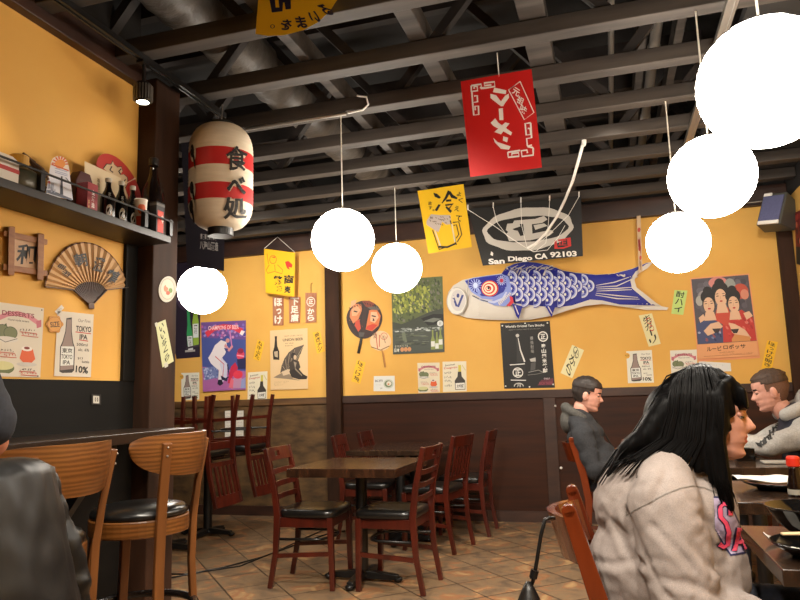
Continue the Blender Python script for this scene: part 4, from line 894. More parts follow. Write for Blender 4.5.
a = Art(lambda x, y, off: on(0, -2.24+off, x, y), [(84.5, 161), (121, 178), (119, 226), (85, 211)], '#cdbb9a', .012); a.vert('酒造元', 34, 22, 8, 28, '#5a4c3c', .01); a.done('board', t)
# dark red boxes
t, h = bx('sake_gift_box', 'dark maroon box with a rounded top behind the red box on the shelf', 'box', 80, 0, 0, 173, 0, -2.22)
finish('box', MB().prism([(-.055, 0), (.055, 0), (.055, h*.75), (.03, h), (-.03, h), (-.055, h*.75)], lambda x, y, d: V(d, x, y), -.025, .025), paint('#42100f', .45), t, bev=.003)
t, h = bx('sake_gift_box', 'crimson box with white characters on the shelf, left of the cream board', 'box', 87, 0, 0, 184, 0, -2.15)
finish('box', MB().box(-.03, .03, -.032, .032, 0, h), paint('#8a1822', .45), t, bev=.002)
a = Art(lambda u, v, off: V(.03+off, (u-50)/100*.064, h*(1-v/100)), [(0, 0), (100, 0), (100, 100), (0, 100)], thick=.0005, body=False)
a.vert('宝酒造', 40, 22, 30, 66, '#d8cfc8', .03, .2); a.vert('純米', 8, 60, 14, 34, '#c9a05a', .02); a.done('label', t, world=False)
# sunrise standee
t = shelfthing('sunrise_box', 'white standing card box topped with an orange sunrise and a drawn tower', 'card box', 58, -2.14)
fx = lambda x, y, off: on(0, -2.14+off, x, y)
P = [(45.5, 195), (50, 168), (51.5, 161), (54, 157.5), (57.5, 156), (62, 157), (66, 161), (69, 168), (73, 200)]
zmin = min(fx(x, y, 0).z for x, y in P)
mb = MB().prism(P, fx, -.05, 0); mb.v = [p+V(0, 0, max(0, SZ-p.z)) for p in mb.v]
finish('card', mb, paint('#d0d2dc', .6), t, world=True)
b = Art(fx, bquad([(0, 0), (800, 0), (800, 600), (0, 600)], 0, 140, .125), thick=.0006, body=False); Z = lambda *p: [(x/8, y/6) for x, y in p]
b.poly(Z((405, 185), (420, 150), (455, 128), (500, 132), (535, 165), (550, 215), (550, 245), (410, 200)), '#d6cabb')
for k in range(8): an = math.radians(190+k*24); b.line(Z((480+38*math.cos(an), 195+42*math.sin(an)), (480+66*math.cos(an), 195+66*math.sin(an))), 1.6, '#d2622e')
b.ell(480/8, 192/6, 5.2, 6.2, '#d98a3c'); b.poly(Z((412, 188), (550, 240), (550, 252), (412, 200)), '#c65a34')
for yy in (225, 245, 258): b.line(Z((440, yy), (540, yy+30)), .8, '#8a94b4')
b.poly(Z((488, 290), (500, 290), (506, 440), (480, 430)), '#3d4252'); b.poly(Z((370, 400), (420, 402), (480, 430), (575, 470), (575, 486), (370, 420)), '#5a6070'); b.ell(392/8, 340/6, 1.4, 2, '#c03030'); b.line(Z((525, 300), (550, 330)), 1, '#6a7080')
b.scrib(46, 55, 10, 16, '#9aa0b4', 6, 1, 5); b.done('print', t)
# bundle of twigs, squat bottle, white carton
t = shelfthing('twig_bundle', 'brown bundle of dried twigs lying on the shelf left of the sunrise box', 'bundle', 32, -2.19)
mb = MB(); rnd = random.Random(3); L0 = sy(19, -2.19)-t.location.y; L1 = sy(41, -2.19)-t.location.y
for k in range(46):
    a0 = rnd.uniform(-.045, .045); z0 = .012+abs(rnd.gauss(0, .045)); s_ = rnd.uniform(0, .08)
    mb.tube([(a0, L0+s_, z0+.04), (a0+rnd.uniform(-.02, .02), (L0+L1)/2, z0+.02), (a0*1.2, L1-rnd.uniform(0, .05), max(.006, z0-.02+rnd.uniform(0, .04)))], .0055, 5)
finish('twigs', mb, noisy('twig_bark', '#3a2618', '#6b4c32', (30, 30, 30), 4, .8), t)
finish('tie', MB().box(-.056, .056, -.004, .004, .004, .07), paint('#2a1a12', .7), t, bev=.01)
t = shelfthing('squat_bottle', 'squat grey-green bottle with a yellow wax cap near the left end of the shelf', 'bottle', 17, -2.17); h = szz(12, 153, -2.17)-SZ
finish('glass', MB().lathe([(.075, 0), (.082, .01), (.082, h*.45), (.06, h*.56), (.034, h*.64), (.03, h*.72)], 28), noisy('stoneware', '#3c3d30', '#57564a', (20, 20, 20), 4, .3), t, smooth=True)
finish('cap', MB().lathe([(.034, h*.68), (.036, h*.72), (.036, h*.97), (.03, h), (.0001, h)], 20), paint('#b98a2c', .5), t)
t = shelfthing('white_carton', 'white carton with a red band at the far left end of the shelf', 'carton', -11, -2.15); h = szz(2, 158, -2.15)-SZ
finish('box', MB().box(-.05, .05, -.08, .08, 0, h*.86).prism([(-.08, h*.86), (.08, h*.86), (.05, h), (-.05, h)], lambda x, y, d: V(d, x, y), -.05, .05), paint('#cbc5bb', .6), t, bev=.003)
finish('band', MB().box(-.0508, .0508, -.0808, .0808, h*.4, h*.56), paint('#a8302c', .6), t)
# ------------------------------------------------------------------ things hung on the left wall and column
lf = plane_x(LEFT)
def lquad(p, x0, y0, k): return bquad(p, x0, y0, k)
W1 = noisy('frame_cedar', '#7a4a25', '#a06c3c', (9, 9, 40), 6, .6, .15, .003)
t = thing('calligraphy_frame', 'crossed cedar-stick frame holding one large black brush character', 'frame', on(0, LEFT, 25, 275))
z = lambda x, y, off: on(0, LEFT+off, x*.175, 220+y*.175)
a = Art(z, [(85, 105), (222, 135), (216, 292), (82, 285)], '#b89470', .014, lift=.0003)
a.px0 = a.px
b = Art(z, [(0, 0), (800, 0), (800, 600), (0, 600)], thick=.0145, body=False); b.mb = a.mb; b.mats = a.mats
Z = lambda *p: [(x/8, y/6) for x, y in p]
b.text('和', 95/8, 138/6, 112/8, 116/6, BK, .022, 4)
b.done('paper', t)
for nm, P in (('stick', [(50, 35), (86, 38), (82, 318), (46, 315)]), ('stick', [(217, 74), (253, 80), (248, 346), (214, 342)]), ('stick', [(22, 58), (272, 112), (270, 144), (20, 92)]), ('stick', [(18, 250), (272, 290), (272, 322), (16, 284)])):
    d0, d1 = (.006, .03) if P[0][0] in (50, 217) else (0, .022)
    finish(nm, MB().prism(P, z, d0, d1), W1, t, world=True, bev=.004)
# folding fan
t = thing('folding_fan', 'open folding fan of pale pleated paper with black characters and brown ribs', 'fan', on(0, LEFT, 91, 305))
cx, cy = 520, 492
OUTER = [(258, 382), (268, 340), (285, 295), (308, 250), (340, 205), (380, 165), (430, 138), (480, 132), (530, 138), (580, 160), (625, 195), (665, 240), (700, 300), (720, 345), (732, 385)]
def oat(tt):
    tt *= len(OUTER)-1; i = min(int(tt), len(OUTER)-2); f_ = tt-i
    return V(OUTER[i][0]*(1-f_)+OUTER[i+1][0]*f_, OUTER[i][1]*(1-f_)+OUTER[i+1][1]*f_, 0)
def iat(tt):
    a0, a1 = math.radians(207), math.radians(333); q = a0+(a1-a0)*tt; return V(cx-4+102*math.cos(q), 445+8*(1-2*abs(tt-.5))+104*math.sin(q)*(.95), 0)
leaf = MB(); NN = 36
for k in range(NN):
    for tt in ((k, k+1),):
        p0, p1, q0, q1 = oat(tt[0]/NN), oat(tt[1]/NN), iat(tt[0]/NN), iat(tt[1]/NN)
        d0, d1 = ((.008, .018) if k % 2 == 0 else (.018, .008))
        pts = [(q0, d0), (q1, d1), (p1, d1), (p0, d0)]
        leaf.hexa([z(p.x, p.y, d-.0025) for p, d in pts] + [z(p.x, p.y, d) for p, d in pts], 0)
        e = [((p-V(cx, cy, 0))*1.018+V(cx, cy, 0), d) for p, d in ((p0, d0), (p1, d1))]
        leaf.hexa([z(p0.x, p0.y, d0-.0028), z(p1.x, p1.y, d1-.0028), z(e[1][0].x, e[1][0].y, d1-.0028), z(e[0][0].x, e[0][0].y, d0-.0028), z(p0.x, p0.y, d0+.0004), z(p1.x, p1.y, d1+.0004), z(e[1][0].x, e[1][0].y, d1+.0004), z(e[0][0].x, e[0][0].y, d0+.0004)], 1)
finish('paper_leaf', leaf, [paint('#c09a6c', .65), paint('#4a2018', .6)], t, world=True)
rib = MB()
for k in range(0, NN+1, 2):
    p = iat(k/NN); rib.bar(z(cx, cy, .008), z(p.x, p.y, .012), .004, .004, (1, 0, 0))
    m_ = iat(min(1, (k+1)/NN)); rib.bar(z(cx, cy, .006), z(m_.x, m_.y, .008), .007, .002, (1, 0, 0), 1)
for e in (0, 1): p = iat(e); o_ = oat(e); rib.bar(z(cx, cy, .012), z(p.x*.98+o_.x*.02, p.y*.98+o_.y*.02, .016), .01, .004, (1, 0, 0)); rib.bar(z(p.x, p.y, .019), z(o_.x, o_.y, .019), .008, .003, (1, 0, 0))
P = [(cx, cy)] + [tuple(iat(k/20)[:2]) for k in range(21)]
rib.prism(P, z, .002, .0045, 1)
finish('ribs', rib, [paint('#3d2415', .5), paint('#5a3a22', .5)], t, world=True)
finish('pivot', MB().prism([(506, 470), (538, 470), (540, 508), (508, 508)], z, .002, .022), paint('#4a2c1a', .5), t, world=True, bev=.003)
b = Art(z, [(0, 0), (800, 0), (800, 600), (0, 600)], thick=.0195, lift=.0004, body=False)
for ch, x, y, w, h, r in (('朝', 425, 190, 74, 78, -8), ('澄', 535, 212, 64, 84, 12), ('鶴', 598, 282, 78, 88, 30), ('目', 340, 250, 30, 34, -52), ('出', 362, 285, 34, 40, -52)): b.text(ch, x/8, y/6, w/8, h/6, BK, .02, r)
rnd = random.Random(5)
for k in range(34):
    tt = rnd.uniform(.06, .94); p = oat(tt); q = iat(tt); s_ = rnd.uniform(.15, .5); b.ell((q.x+(p.x-q.x)*s_)/8, (q.y+(p.y-q.y)*s_)/6, .35, .5, '#4a3422', 0, 6)
b.done('lettering', t)
# sheets
zz = lambda x, y, off: on(0, LEFT+off, x*.15, 295+y*.15)
a = Art(zz, [(-45, 42), (293, 88), (268, 550), (-55, 542)], '#cdc4b2', .003); desserts(a)
a.ell(96, 3, 1.5, 1, BK); a.ell(95, 98, 1.5, 1, BK); a.done('dessert_menu', None, 'large dessert menu sheet on the left wall beside the beer bottle sheet', 'menu sheet')
a = Art(zz, [(385, 105), (625, 130), (605, 548), (360, 540)], '#cfc7b8', .003); ipa(a); a.done('beer_menu', None, 'large hand-drawn beer bottle sheet on the left wall below the folding fan', 'menu sheet')
b = Art(zz, [(0, 0), (733, 0), (733, 600), (0, 600)], thick=.006, body=False); Z = lambda *p: [(x/7.33, y/6) for x, y in p]
P = [(365+(52+7*math.cos(6*2*PI*k/40))*math.cos(2*PI*k/40), 195+(56+7*math.cos(6*2*PI*k/40))*math.sin(2*PI*k/40)) for k in range(40)]
b.mb.prism(P, zz, .004, .006, b.mi('#c98a34')); b.poly(Z(*[(365+(x-365)*.88, 195+(y-195)*.88) for x, y in P]), '#cf9440'); b.text('SIZE', 335/7.33, 178/6, 62/7.33, 36/6, '#4a3420', .02, -6); b.ring(365/7.33, 195/6, 6.4, 8.2, .4, '#9a5a20')
b.done('flower_tag', None, 'orange flower-shaped paper tag on the corner of the left wall beer sheet', 'tag')
a = Art(zz, [(365, 110), (410, 65), (428, 85), (385, 132)], '#d6cfc2', .003); a.scrib(20, 20, 60, 50, '#a8a092', 3, 5, 2); a.done('tape_scrap', None, 'torn white paper scrap taped above the orange flower tag', 'paper')
zq = lambda x, y, off: on(0, LEFT+.014+off, x*.25, 280+y*.25)
a = Art(zq, [(366, 456), (404, 458), (404, 500), (366, 498)], '#1c1815', .004); a.rect(18, 16, 64, 70, '#b9b5aa'); a.rect(36, 30, 10, 40, '#4a4640'); a.rect(58, 30, 10, 40, '#4a4640'); a.rect(30, 48, 44, 5, '#8f8b82'); a.done('wall_outlet', None, 'small white double socket on the black lower part of the left wall', 'socket')
zc = lambda x, y, off: on(0, -2.19+off, x*.25, 280+y*.25)
a = Art(zc, [(622, 175), (662, 158), (695, 325), (650, 350)], '#b3b489', .002, lift=.0002); a.vert('いいなくら', 28, 6, 46, 88, BK, .02, .2, -12)
a.rect(-6, -2, 24, 8, '#a8a79c'); a.rect(18, 94, 30, 10, '#a8a79c'); a.done('menu_strip', None, 'pale green menu strip taped to the side of the timber column', 'menu strip')
b = Art(zc, [(0, 0), (800, 0), (800, 600), (0, 600)], thick=.0045, body=False)
b.mb.prism([(670+35*math.cos(2*PI*k/30)-4*math.sin(2*PI*k/30), 37+52*math.sin(2*PI*k/30)) for k in range(30)], zc, 0, .004, b.mi('#b9b4a4'))
for x, y, rx, ry, c in ((670, 36, 29, 43, '#a39c8a'), (670, 36, 26, 39, '#c3bcaa'), (664, 34, 9, 14, '#c07a5a'), (682, 42, 8, 10, '#6c8a4a'), (674, 22, 10, 9, '#d0c4a8'), (672, 52, 8, 8, '#b8583c')): b.ell(x/8, y/6, rx/8, ry/6, c, 0, 22)
b.done('round_plaque', None, 'oval food picture plaque high on the side of the timber column', 'plaque')
# ------------------------------------------------------------------ bar counter
t = thing('bar_counter', 'narrow dark wood bar counter fixed along the left wall', 'counter', (-2.1, 1.2, 0))
finish('counter_top', MB().box(-2.284, -1.9, -1.2, 2.86, 1.022, 1.065), M_COUNTER, t, world=True, bev=.004)
for y in (-.6, .9, 2.4): finish('bracket', MB().box(-2.284, -1.98, y-.02, y+.02, .98, 1.021).bar((-2.27, y, .66), (-2.02, y, .985), .04, .04), M_BLK, t, world=True)
finish('foot_rail', MB().tube([(-2.05, -1.2, .2), (-2.05, 2.8, .2)], .018, 10), M_BLK, t, world=True)
for y in (-.6, .9, 2.4): finish('rail_support', MB().tube([(-2.05, y, .2), (-2.28, y, .2)], .012, 8), M_BLK, t, world=True)
# ------------------------------------------------------------------ bar stools (sitter faces local +X)
def make_stool(label, loc, rz):
    t = thing('bar_stool', label, 'bar stool', loc, rz, 'bentwood bar stools')
    finish('cushion', MB().lathe([(.0001, .777), (.16, .777), (.17, .785), (.17, .796), (.158, .81), (.12, .819), (.0001, .823)], 40), M_VINYL, t, smooth=True)
    finish('seat_ring', MB().lathe([(.14, .72), (.172, .72), (.175, .724), (.175, .774), (.172, .778), (.14, .778)], 40), M_OAK, t)
    mb = MB(); n = 36; R0 = .205
    rows = 9; vs = []; A = 1.25
    for side, rr in ((0, R0), (1, R0+.014)):
        for i in range(n+1):
            u = math.sin(PI/2*(-1+2*i/n)); an = PI + u*A; wv = math.sqrt(max(0, 1-abs(u)**5))
            zt_ = 1.075 - (1-wv)*.035; zb_ = 1.075-.05-.1*wv*(.75+.25*(1-u*u))
            if i in (0, n): zt_ = 1.036; zb_ = 1.028
            for j in range(rows):
                v = j/(rows-1); zz_ = zb_+(zt_-zb_)*v; lean = (zz_-.95)*.12
                q = rr+lean + (.006*math.sin(v*PI) if side else -.004*math.sin(v*PI)*0)
                vs.append((q*math.cos(an), q*math.sin(an), zz_))
    st = (n+1)*rows; fs = []
    for i in range(n):
        for j in range(rows-1):
            a_ = i*rows+j; fs.append((a_, a_+rows, a_+rows+1, a_+1)); fs.append((st+a_, st+a_+1, st+a_+rows+1, st+a_+rows))
        fs.append((i*rows, st+i*rows, st+(i+1)*rows, (i+1)*rows)); fs.append((i*rows+rows-1, (i+1)*rows+rows-1, st+(i+1)*rows+rows-1, st+i*rows+rows-1))
    for i in (0, n): fs += [(i*rows+j, i*rows+j+1, st+i*rows+j+1, st+i*rows+j) for j in range(rows-1)]
    mb.add(vs, fs); finish('backrest', mb, M_OAK, t, smooth=True, bev=.003)
    for s_ in (-1, 1):
        a_ = PI + s_*.72; c, s2 = math.cos(a_), math.sin(a_)
        pts = [(c*.25, s2*.28, 0), (c*.205, s2*.225, .25), (c*.19, s2*.195, .6), (c*.197, s2*.198, .76), (c*.212, s2*.212, .88), (c*.242, s2*.242, 1.045)]
        mb = MB().sweep(pts, [(.036, .024), (.035, .024), (.034, .024), (.034, .024), (.033, .022), (.032, .02)], (-s2, c, 0))
        leg = finish('rear_leg', mb, M_OAKLEG, t, bev=.004)
        mb = MB()
        for zz_ in (1.0, 1.03): f_ = (zz_-.8)/.245; rr = .2+(.04*f_); mb.ball((c*(rr+.013), s2*(rr+.013), zz_), .004, .004, .004, 0, 8, 6)
        finish('screw', mb, M_STEEL, leg)
        b_ = s_*.75; c, s2 = math.cos(b_), math.sin(b_)
        mb = MB().bar((c*.22, s2*.22, 0), (c*.15, s2*.15, .722), .028, .028, (-s2, c, 0), 0, .034, .034)
        finish('front_leg', mb, M_OAKLEG, t, bev=.004)
    finish('foot_ring', MB().tube([(.2*math.cos(2*PI*k/40), .2*math.sin(2*PI*k/40), .45) for k in range(41)], .014, 10, cap=False), noisy('ring_black', '#141010', '#241c18', (9, 9, 9), 3, .25), t, smooth=True)
    return t
ST = make_stool('right-hand bentwood bar stool, with its whole round black seat in view', (-1.69, 2.2, 0), PI+.16)
dup(ST, (-1.68, 1.66, 0), PI-.0, 'bentwood bar stool half hidden by the black leather jacket')
dup(ST, (-1.4, 1.03, 0), PI+.1, 'nearest bentwood bar stool at the left edge, mostly covered by the draped jacket')
# ------------------------------------------------------------------ dining chairs (sitter faces local +X)
def make_chair(label, loc, rz, style, group, wood=None, H=.87):
    w = wood or M_MAHOG
    t = thing('dining_chair', label, 'chair', loc, rz, group)
    # seat pad
    n = 28; prof = []
    def seat(z, k):
        P = []
        for i in range(n):
            a_ = 2*PI*i/n; c, s2 = math.cos(a_), math.sin(a_); e = .35
            x = math.copysign(abs(c)**e, c); y = math.copysign(abs(s2)**e, s2)
            P.append((x*.2*k+.01, y*(.205+.012*x)*k, z))
        return P
    mb = MB(); vs = []
    for z_, k in ((.437, .97), (.445, 1.0), (.468, 1.0), (.482, .96), (.488, .8), (.489, .4)): vs += seat(z_, k)
    fs = [(r_*n+i, r_*n+(i+1) % n, (r_+1)*n+(i+1) % n, (r_+1)*n+i) for r_ in range(5) for i in range(n)] + [tuple(range(n-1, -1, -1)), tuple(5*n+i for i in range(n))]
    finish('seat', mb.add(vs, fs), M_VINYL, t, smooth=True)
    finish('seat_frame', MB().box(.155, .18, -.18, .18, .375, .436).box(-.17, -.15, -.18, .18, .375, .436).box(-.17, .18, -.185, -.165, .375, .436).box(-.17, .18, .165, .185, .375, .436), w, t, bev=.003)
    for s_ in (-1, 1):
        y = .185*s_
        finish('front_leg', MB().bar((.185, y, 0), (.175, y, .437), .028, .03, (0, 1, 0), 0, .036, .038), w, t, bev=.003)
        pts = [(-.235, y, 0), (-.195, y, .22), (-.182, y, .45), (-.205, y, .62), (-.265, y*1.01, H)]
        mb = MB().sweep(pts, [(.024, q) for q in (.03, .034, .044, .036, .03)])
        finish('rear_post', mb, w, t, bev=.003)
    bx_ = lambda z_: -.205-(z_-.62)*.24 if z_ > .62 else -.182-(z_-.45)*.135
    def rail(z0, z1, d=.016, bow=.018, mbb=None, hole=False):
        mb = mbb or MB(); m_ = 10
        for i in range(m_):
            y0, y1 = -.178+.356*i/m_, -.178+.356*(i+1)/m_
            if hole and i in (4, 5):
                h_ = (z1-z0)
                for za, zb_ in ((z0, z0+h_*.28), (z1-h_*.3, z1)):
                    q = [(bx_(zz_)-bow*(1-(yy/.178)**2)+dx, yy, zz_) for zz_, in ((za,), (zb_,)) for dx, yy in ((-d/2, y0), (d/2, y0), (d/2, y1), (-d/2, y1))]; mb.hexa(q)
                continue
            q = [(bx_(zz_)-bow*(1-(yy/.178)**2)+dx, yy, zz_) for zz_ in (z0, z1) for dx, yy in ((-d/2, y0), (d/2, y0), (d/2, y1), (-d/2, y1))]; mb.hexa(q)
        return mb
    finish('top_rail', rail(H-.085, H-.002, .018, hole=(style == 'ladder')), w, t)
    if style == 'ladder':
        for z_ in (.555, .635, .715): finish('back_rung', rail(z_-.016, z_+.016, .014), w, t)
    else:
        finish('lower_rail', rail(.53, .565, .016, .01), w, t)
        for k in range(5):
            y = -.12+.06*k; finish('back_slat', MB().bar((bx_(.56)-.012, y, .56), (bx_(H-.08)-.016, y, H-.08), .026, .012, (0, 1, 0)), w, t)
    for s_ in (-1, 1): finish('side_stretcher', MB().bar((-.2, .185*s_, .2), (.18, .185*s_, .22), .018, .026, (0, 1, 0)), w, t)
    hoop = [(.17*math.cos(a_), .17*math.sin(a_), .3) for a_ in [-.95+1.9*k/14 for k in range(15)]]
    hoop = [(-.18, -.17, .3)] + [(.05+.1*math.cos(a_), .165*math.sin(a_), .3) for a_ in [-PI/2+PI*k/14 for k in range(15)]] + [(-.18, .17, .3)]
    finish('brace_hoop', MB().tube(hoop, .009, 8), M_BLK, t, smooth=True)
    return t
GC = 'ladder-back chairs at the centre table'
CA = make_chair('left of the two ladder-back chairs at the centre table, facing right', (-1.93, 4.29, 0), .06, 'ladder', GC)
dup(CA, (-1.375, 4.31, 0), PI-.05, 'right of the two ladder-back chairs at the centre table, facing left')
GS = 'slat-back chairs at the rear dark table'
CS = make_chair('slat-back chair at the rear dark table, nearest of its right-hand pair', (-1.39, 5.41, 0), PI-.2, 'slat', GS)
dup(CS, (-1.28, 6.05, 0), PI-.02, 'slat-back chair standing alone against the wainscot right of the rear dark table')
dup(CS, (-2.02, 5.62, 0), .12, 'slat-back chair behind the centre table, nearer of the left pair at the dark table')
dup(CS, (-1.98, 6.16, 0), .05, 'slat-back chair farther of the left pair at the dark table, against the wainscot')
# upturned chairs on the corner table
def upturned(loc, rz, label):
    r = dup(CS, (loc[0], loc[1], loc[2]), rz, label, 'chairs stacked upside down on the corner table'); r.rotation_euler = (PI, 0, rz); return r
ZT = .75
upturned((-3.22, 4.93, ZT+.489), PI, 'nearer upturned chair on the corner table, its slatted back hanging in front')
upturned((-3.22, 5.55, ZT+.489), PI, 'farther upturned chair on the corner table, its slatted back hanging by the wainscot')
upturned((-3.87, 4.93, ZT+.489), 0, 'upturned chair on the corner table, nearer of the pair beside the column')
upturned((-3.87, 5.55, ZT+.489), 0, 'upturned chair on the corner table, farther of the pair beside the column')
# ------------------------------------------------------------------ tables
def table(label, x0, x1, y0, y1, h, mt, edge=.035, base=.27, cols=None, name='pedestal_table', parts=True):
    cx_, cy_ = (x0+x1)/2, (y0+y1)/2
    t = thing(name, label, 'table', (cx_, cy_, 0)); a_, b_ = (x1-x0)/2, (y1-y0)/2
    finish('table_top', MB().box(-a_, a_, -b_, b_, h-edge, h), mt, t, bev=.004)
    for oy in (cols or (0,)):
        finish('column', MB().lathe([(.05, .04), (.038, .06), (.038, h-edge-.02), (.06, h-edge-.012), (.06, h-edge-.001)], 20), M_BLK, t).location.y = oy
        mb = MB()
        for k in range(4):
            d_ = V(math.cos(k*PI/2), math.sin(k*PI/2), 0); n_ = V(-d_.y, d_.x, 0)
            mb.bar(d_*.02+V(0, 0, .045), d_*(base-.03)+V(0, 0, .03), .06, .05, n_, 0, .045, .034); mb.ball(d_*(base-.03)+V(0, 0, .02), .032, .032, .02, 0, 12, 6)
        finish('cross_base', mb, M_BLK, t, bev=.006).location.y = oy
    return t
table('square walnut-plank table in the middle of the floor on a black cross base', -1.99, -1.27, 4.0, 4.76, .752, M_TABLE, .055)
table('dark-topped table behind the centre table, near the wainscot', -2.1, -1.36, 5.3, 6.3, .755, M_DKTABLE, .04, cols=(-.2, .2))
table('dark corner table carrying the upturned chairs', -4.0, -3.09, 4.66, 5.85, ZT, M_DKTABLE, .035, cols=(-.3, .3))
TA = table('nearest dark table at the right edge, set with black bowls', .358, 1.12, 1.87, 2.43, .75, M_DKTABLE, .04)
TB = table('second dark table on the right, holding a napkin and the sauce bottle', .415, 1.15, 2.9, 3.56, .75, M_DKTABLE, .045)
TC = table('third dark table on the right, just before the two seated men', .3, 1.2, 4.12, 4.6, .75, M_DKTABLE, .045)
TD = table('dark table between the two seated men, hidden behind the woman', .14, .86, 4.64, 5.35, .75, M_DKTABLE, .04)
# thin cables on the floor
mb = MB().tube([on(2, .006, *p) for p in ((160, 574), (190, 574), (225, 567), (262, 557), (295, 545), (330, 533), (345, 531))], .006, 6); mb.tube([on(2, .006, *p) for p in ((165, 579), (200, 572), (240, 566), (275, 552), (305, 538), (330, 527))], .005, 6)
tag(finish('floor_cable', mb, M_BLK, world=True, smooth=True), 'pair of thin dark cables lying across the tile floor by the bar', 'cable')
# ------------------------------------------------------------------ things on the right-hand tables
def put(name, label, cat, px, py, h=.75, group=None): p = on(2, h, px, py); return thing(name, label, cat, (p.x, p.y, h), 0, group)
M_LACQ = paint('#0b0a0a', .1)
t = thing('soup_bowl', 'black flared soup bowl on the nearest right table, behind the plate', 'bowl', (.52, 2.24, .75))
finish('bowl', MB().lathe([(.05, 0), (.052, .012), (.09, .045), (.118, .088), (.121, .092), (.117, .092), (.09, .052), (.05, .02), (.0001, .018)], 44), M_LACQ, t, smooth=True)
finish('broth', MB().lathe([(.0001, .05), (.088, .05)], 40), paint('#4a3018', .15), t)
t = thing('dinner_plate', 'black oval plate of food at the front edge of the nearest right table', 'plate', (.49, 2.02, .75))
finish('dish', MB().lathe([(.075, 0), (.08, .006), (.115, .026), (.125, .036), (.122, .037), (.107, .027), (.075, .012), (.0001, .011)], 48), M_LACQ, t, smooth=True)
t = thing('fried_roll', 'yellow cut roll on the black plate at the right edge', 'food', (.535, 2.0, .762))
finish('roll', MB().lathe([(.0001, 0), (.03, .002), (.034, .02), (.03, .04), (.018, .046), (.0001, .04)], 24), noisy('egg_yellow', '#b98a35', '#d9b860', (50, 50, 50), 4, .6), t, smooth=True)
finish('filling', MB().lathe([(.0001, .046), (.013, .0465)], 16), paint('#8a5a2a', .6), t)
rnd = random.Random(11)
t = thing('rice_grains', 'scattered white rice left on the black plate', 'food', (.455, 2.01, .7625)); t['kind'] = 'stuff'
mb = MB()
for k in range(60): mb.ball((rnd.gauss(0, .022), rnd.gauss(0, .014), .003+abs(rnd.gauss(0, .003))), .005, .003, .003, 0, 6, 4, Quaternion((0, 0, 1), rnd.uniform(0, 3)).to_matrix())
finish('rice', mb, paint('#d8d4cc', .5), t)
p = on(2, .765, 772, 529)
t = thing('soup_spoon', 'white ceramic soup spoon lying by the black soup bowl', 'spoon', (.425, 2.175, .751), -.1)
mb = MB(); vs = []; n = 14
for i, (x, w_, z_) in enumerate(((-.045, .004, .022), (-.035, .02, .012), (-.015, .027, .004), (.01, .024, .003), (.03, .012, .012), (.06, .009, .024), (.1, .008, .034))):
    for j in range(n):
        a_ = 2*PI*j/n; vs.append((x, w_*math.cos(a_), z_+.004+(.012*(1-math.cos(a_)**2) if i < 4 else .003)*(-.35 if math.sin(a_) < 0 else -.12)*abs(math.sin(a_))+.002*math.sin(a_)))
fs = [(i*n+j, i*n+(j+1) % n, (i+1)*n+(j+1) % n, (i+1)*n+j) for i in range(6) for j in range(n)]+[tuple(range(n)), tuple(6*n+j for j in range(n))]
finish('spoon', mb.add(vs, fs), paint('#cfcac2', .25), t, smooth=True)
t = thing('chopsticks', 'pair of pale wooden chopsticks resting across the plate rim', 'chopsticks', (.49, 2.1, .789), .1)
finish('stick', MB().tube([(-.08, 0, 0), (.13, .012, .002)], [.003, .0045], 8), paint('#cbb38a', .5), t); finish('stick', MB().tube([(-.08, .012, 0), (.13, .026, .002)], [.003, .0045], 8), paint('#cbb38a', .5), t)
t = thing('napkin_plate', 'black plate under a white napkin on the second right table', 'plate', (.66, 3.3, .75))
finish('dish', MB().lathe([(.09, 0), (.095, .006), (.14, .022), (.15, .03), (.147, .031), (.12, .02), (.09, .012), (.0001, .011)], 48), M_LACQ, t, smooth=True)
mb = MB(); vs = []; nx, ny = 14, 10
for i in range(nx+1):
    for j in range(ny+1):
        x, y = -.17+.34*i/nx, -.1+.2*j/ny; vs.append((x, y, .036+.012*noise.noise(V(x*14, y*14, 2))+.006*math.sin(x*30)))
fs = [(i*(ny+1)+j, (i+1)*(ny+1)+j, (i+1)*(ny+1)+j+1, i*(ny+1)+j+1) for i in range(nx) for j in range(ny)]
o = finish('paper_napkin', mb.add(vs, fs), paint('#cfcac6', .8), smooth=True); o.location = (.66, 3.3, .755); tag(o, 'crumpled white paper napkin lying on the black plate', 'napkin'); q = o.modifiers.new('thick', 'SOLIDIFY'); q.thickness = .003
p = on(1, 3.08, 795, 480)
t = thing('soy_sauce_bottle', 'soy sauce bottle with a red cap at the right edge of the second table', 'bottle', (p.x, 3.08, .75)); h = on(1, 3.08, 795, 456).z-.75
finish('glass', MB().lathe([(.026, 0), (.029, .004), (.029, h*.3), (.022, h*.5), (.019, h*.68), (.02, h*.76)], 24), paint('#150b08', .08), t, smooth=True)
finish('cap', MB().lathe([(.023, h*.74), (.025, h*.76), (.025, h*.95), (.019, h), (.0001, h)], 24), paint('#c22a18', .35), t)
finish('label', MB().lathe([(.0293, h*.05), (.0296, h*.07), (.0296, h*.16), (.0293, h*.18)], 24), paint('#8d887c', .5), t)
t = thing('condiment_holder', 'small black condiment box on the third table beside the woman\'s chin', 'holder', (.735, 4.55, .75))
finish('box', MB().box(-.05, .05, -.04, .04, 0, .07), M_LACQ, t, bev=.004); finish('napkins', MB().box(-.035, .035, -.02, .02, .071, .078), paint('#8c887f', .7), t)
t = thing('serving_tray', 'thin pale tray edge on the third right-hand table', 'tray', (.93, 4.36, .75))
finish('tray', MB().box(-.14, .16, -.06, .06, .001, .012), paint('#8d8982', .3), t, bev=.003)
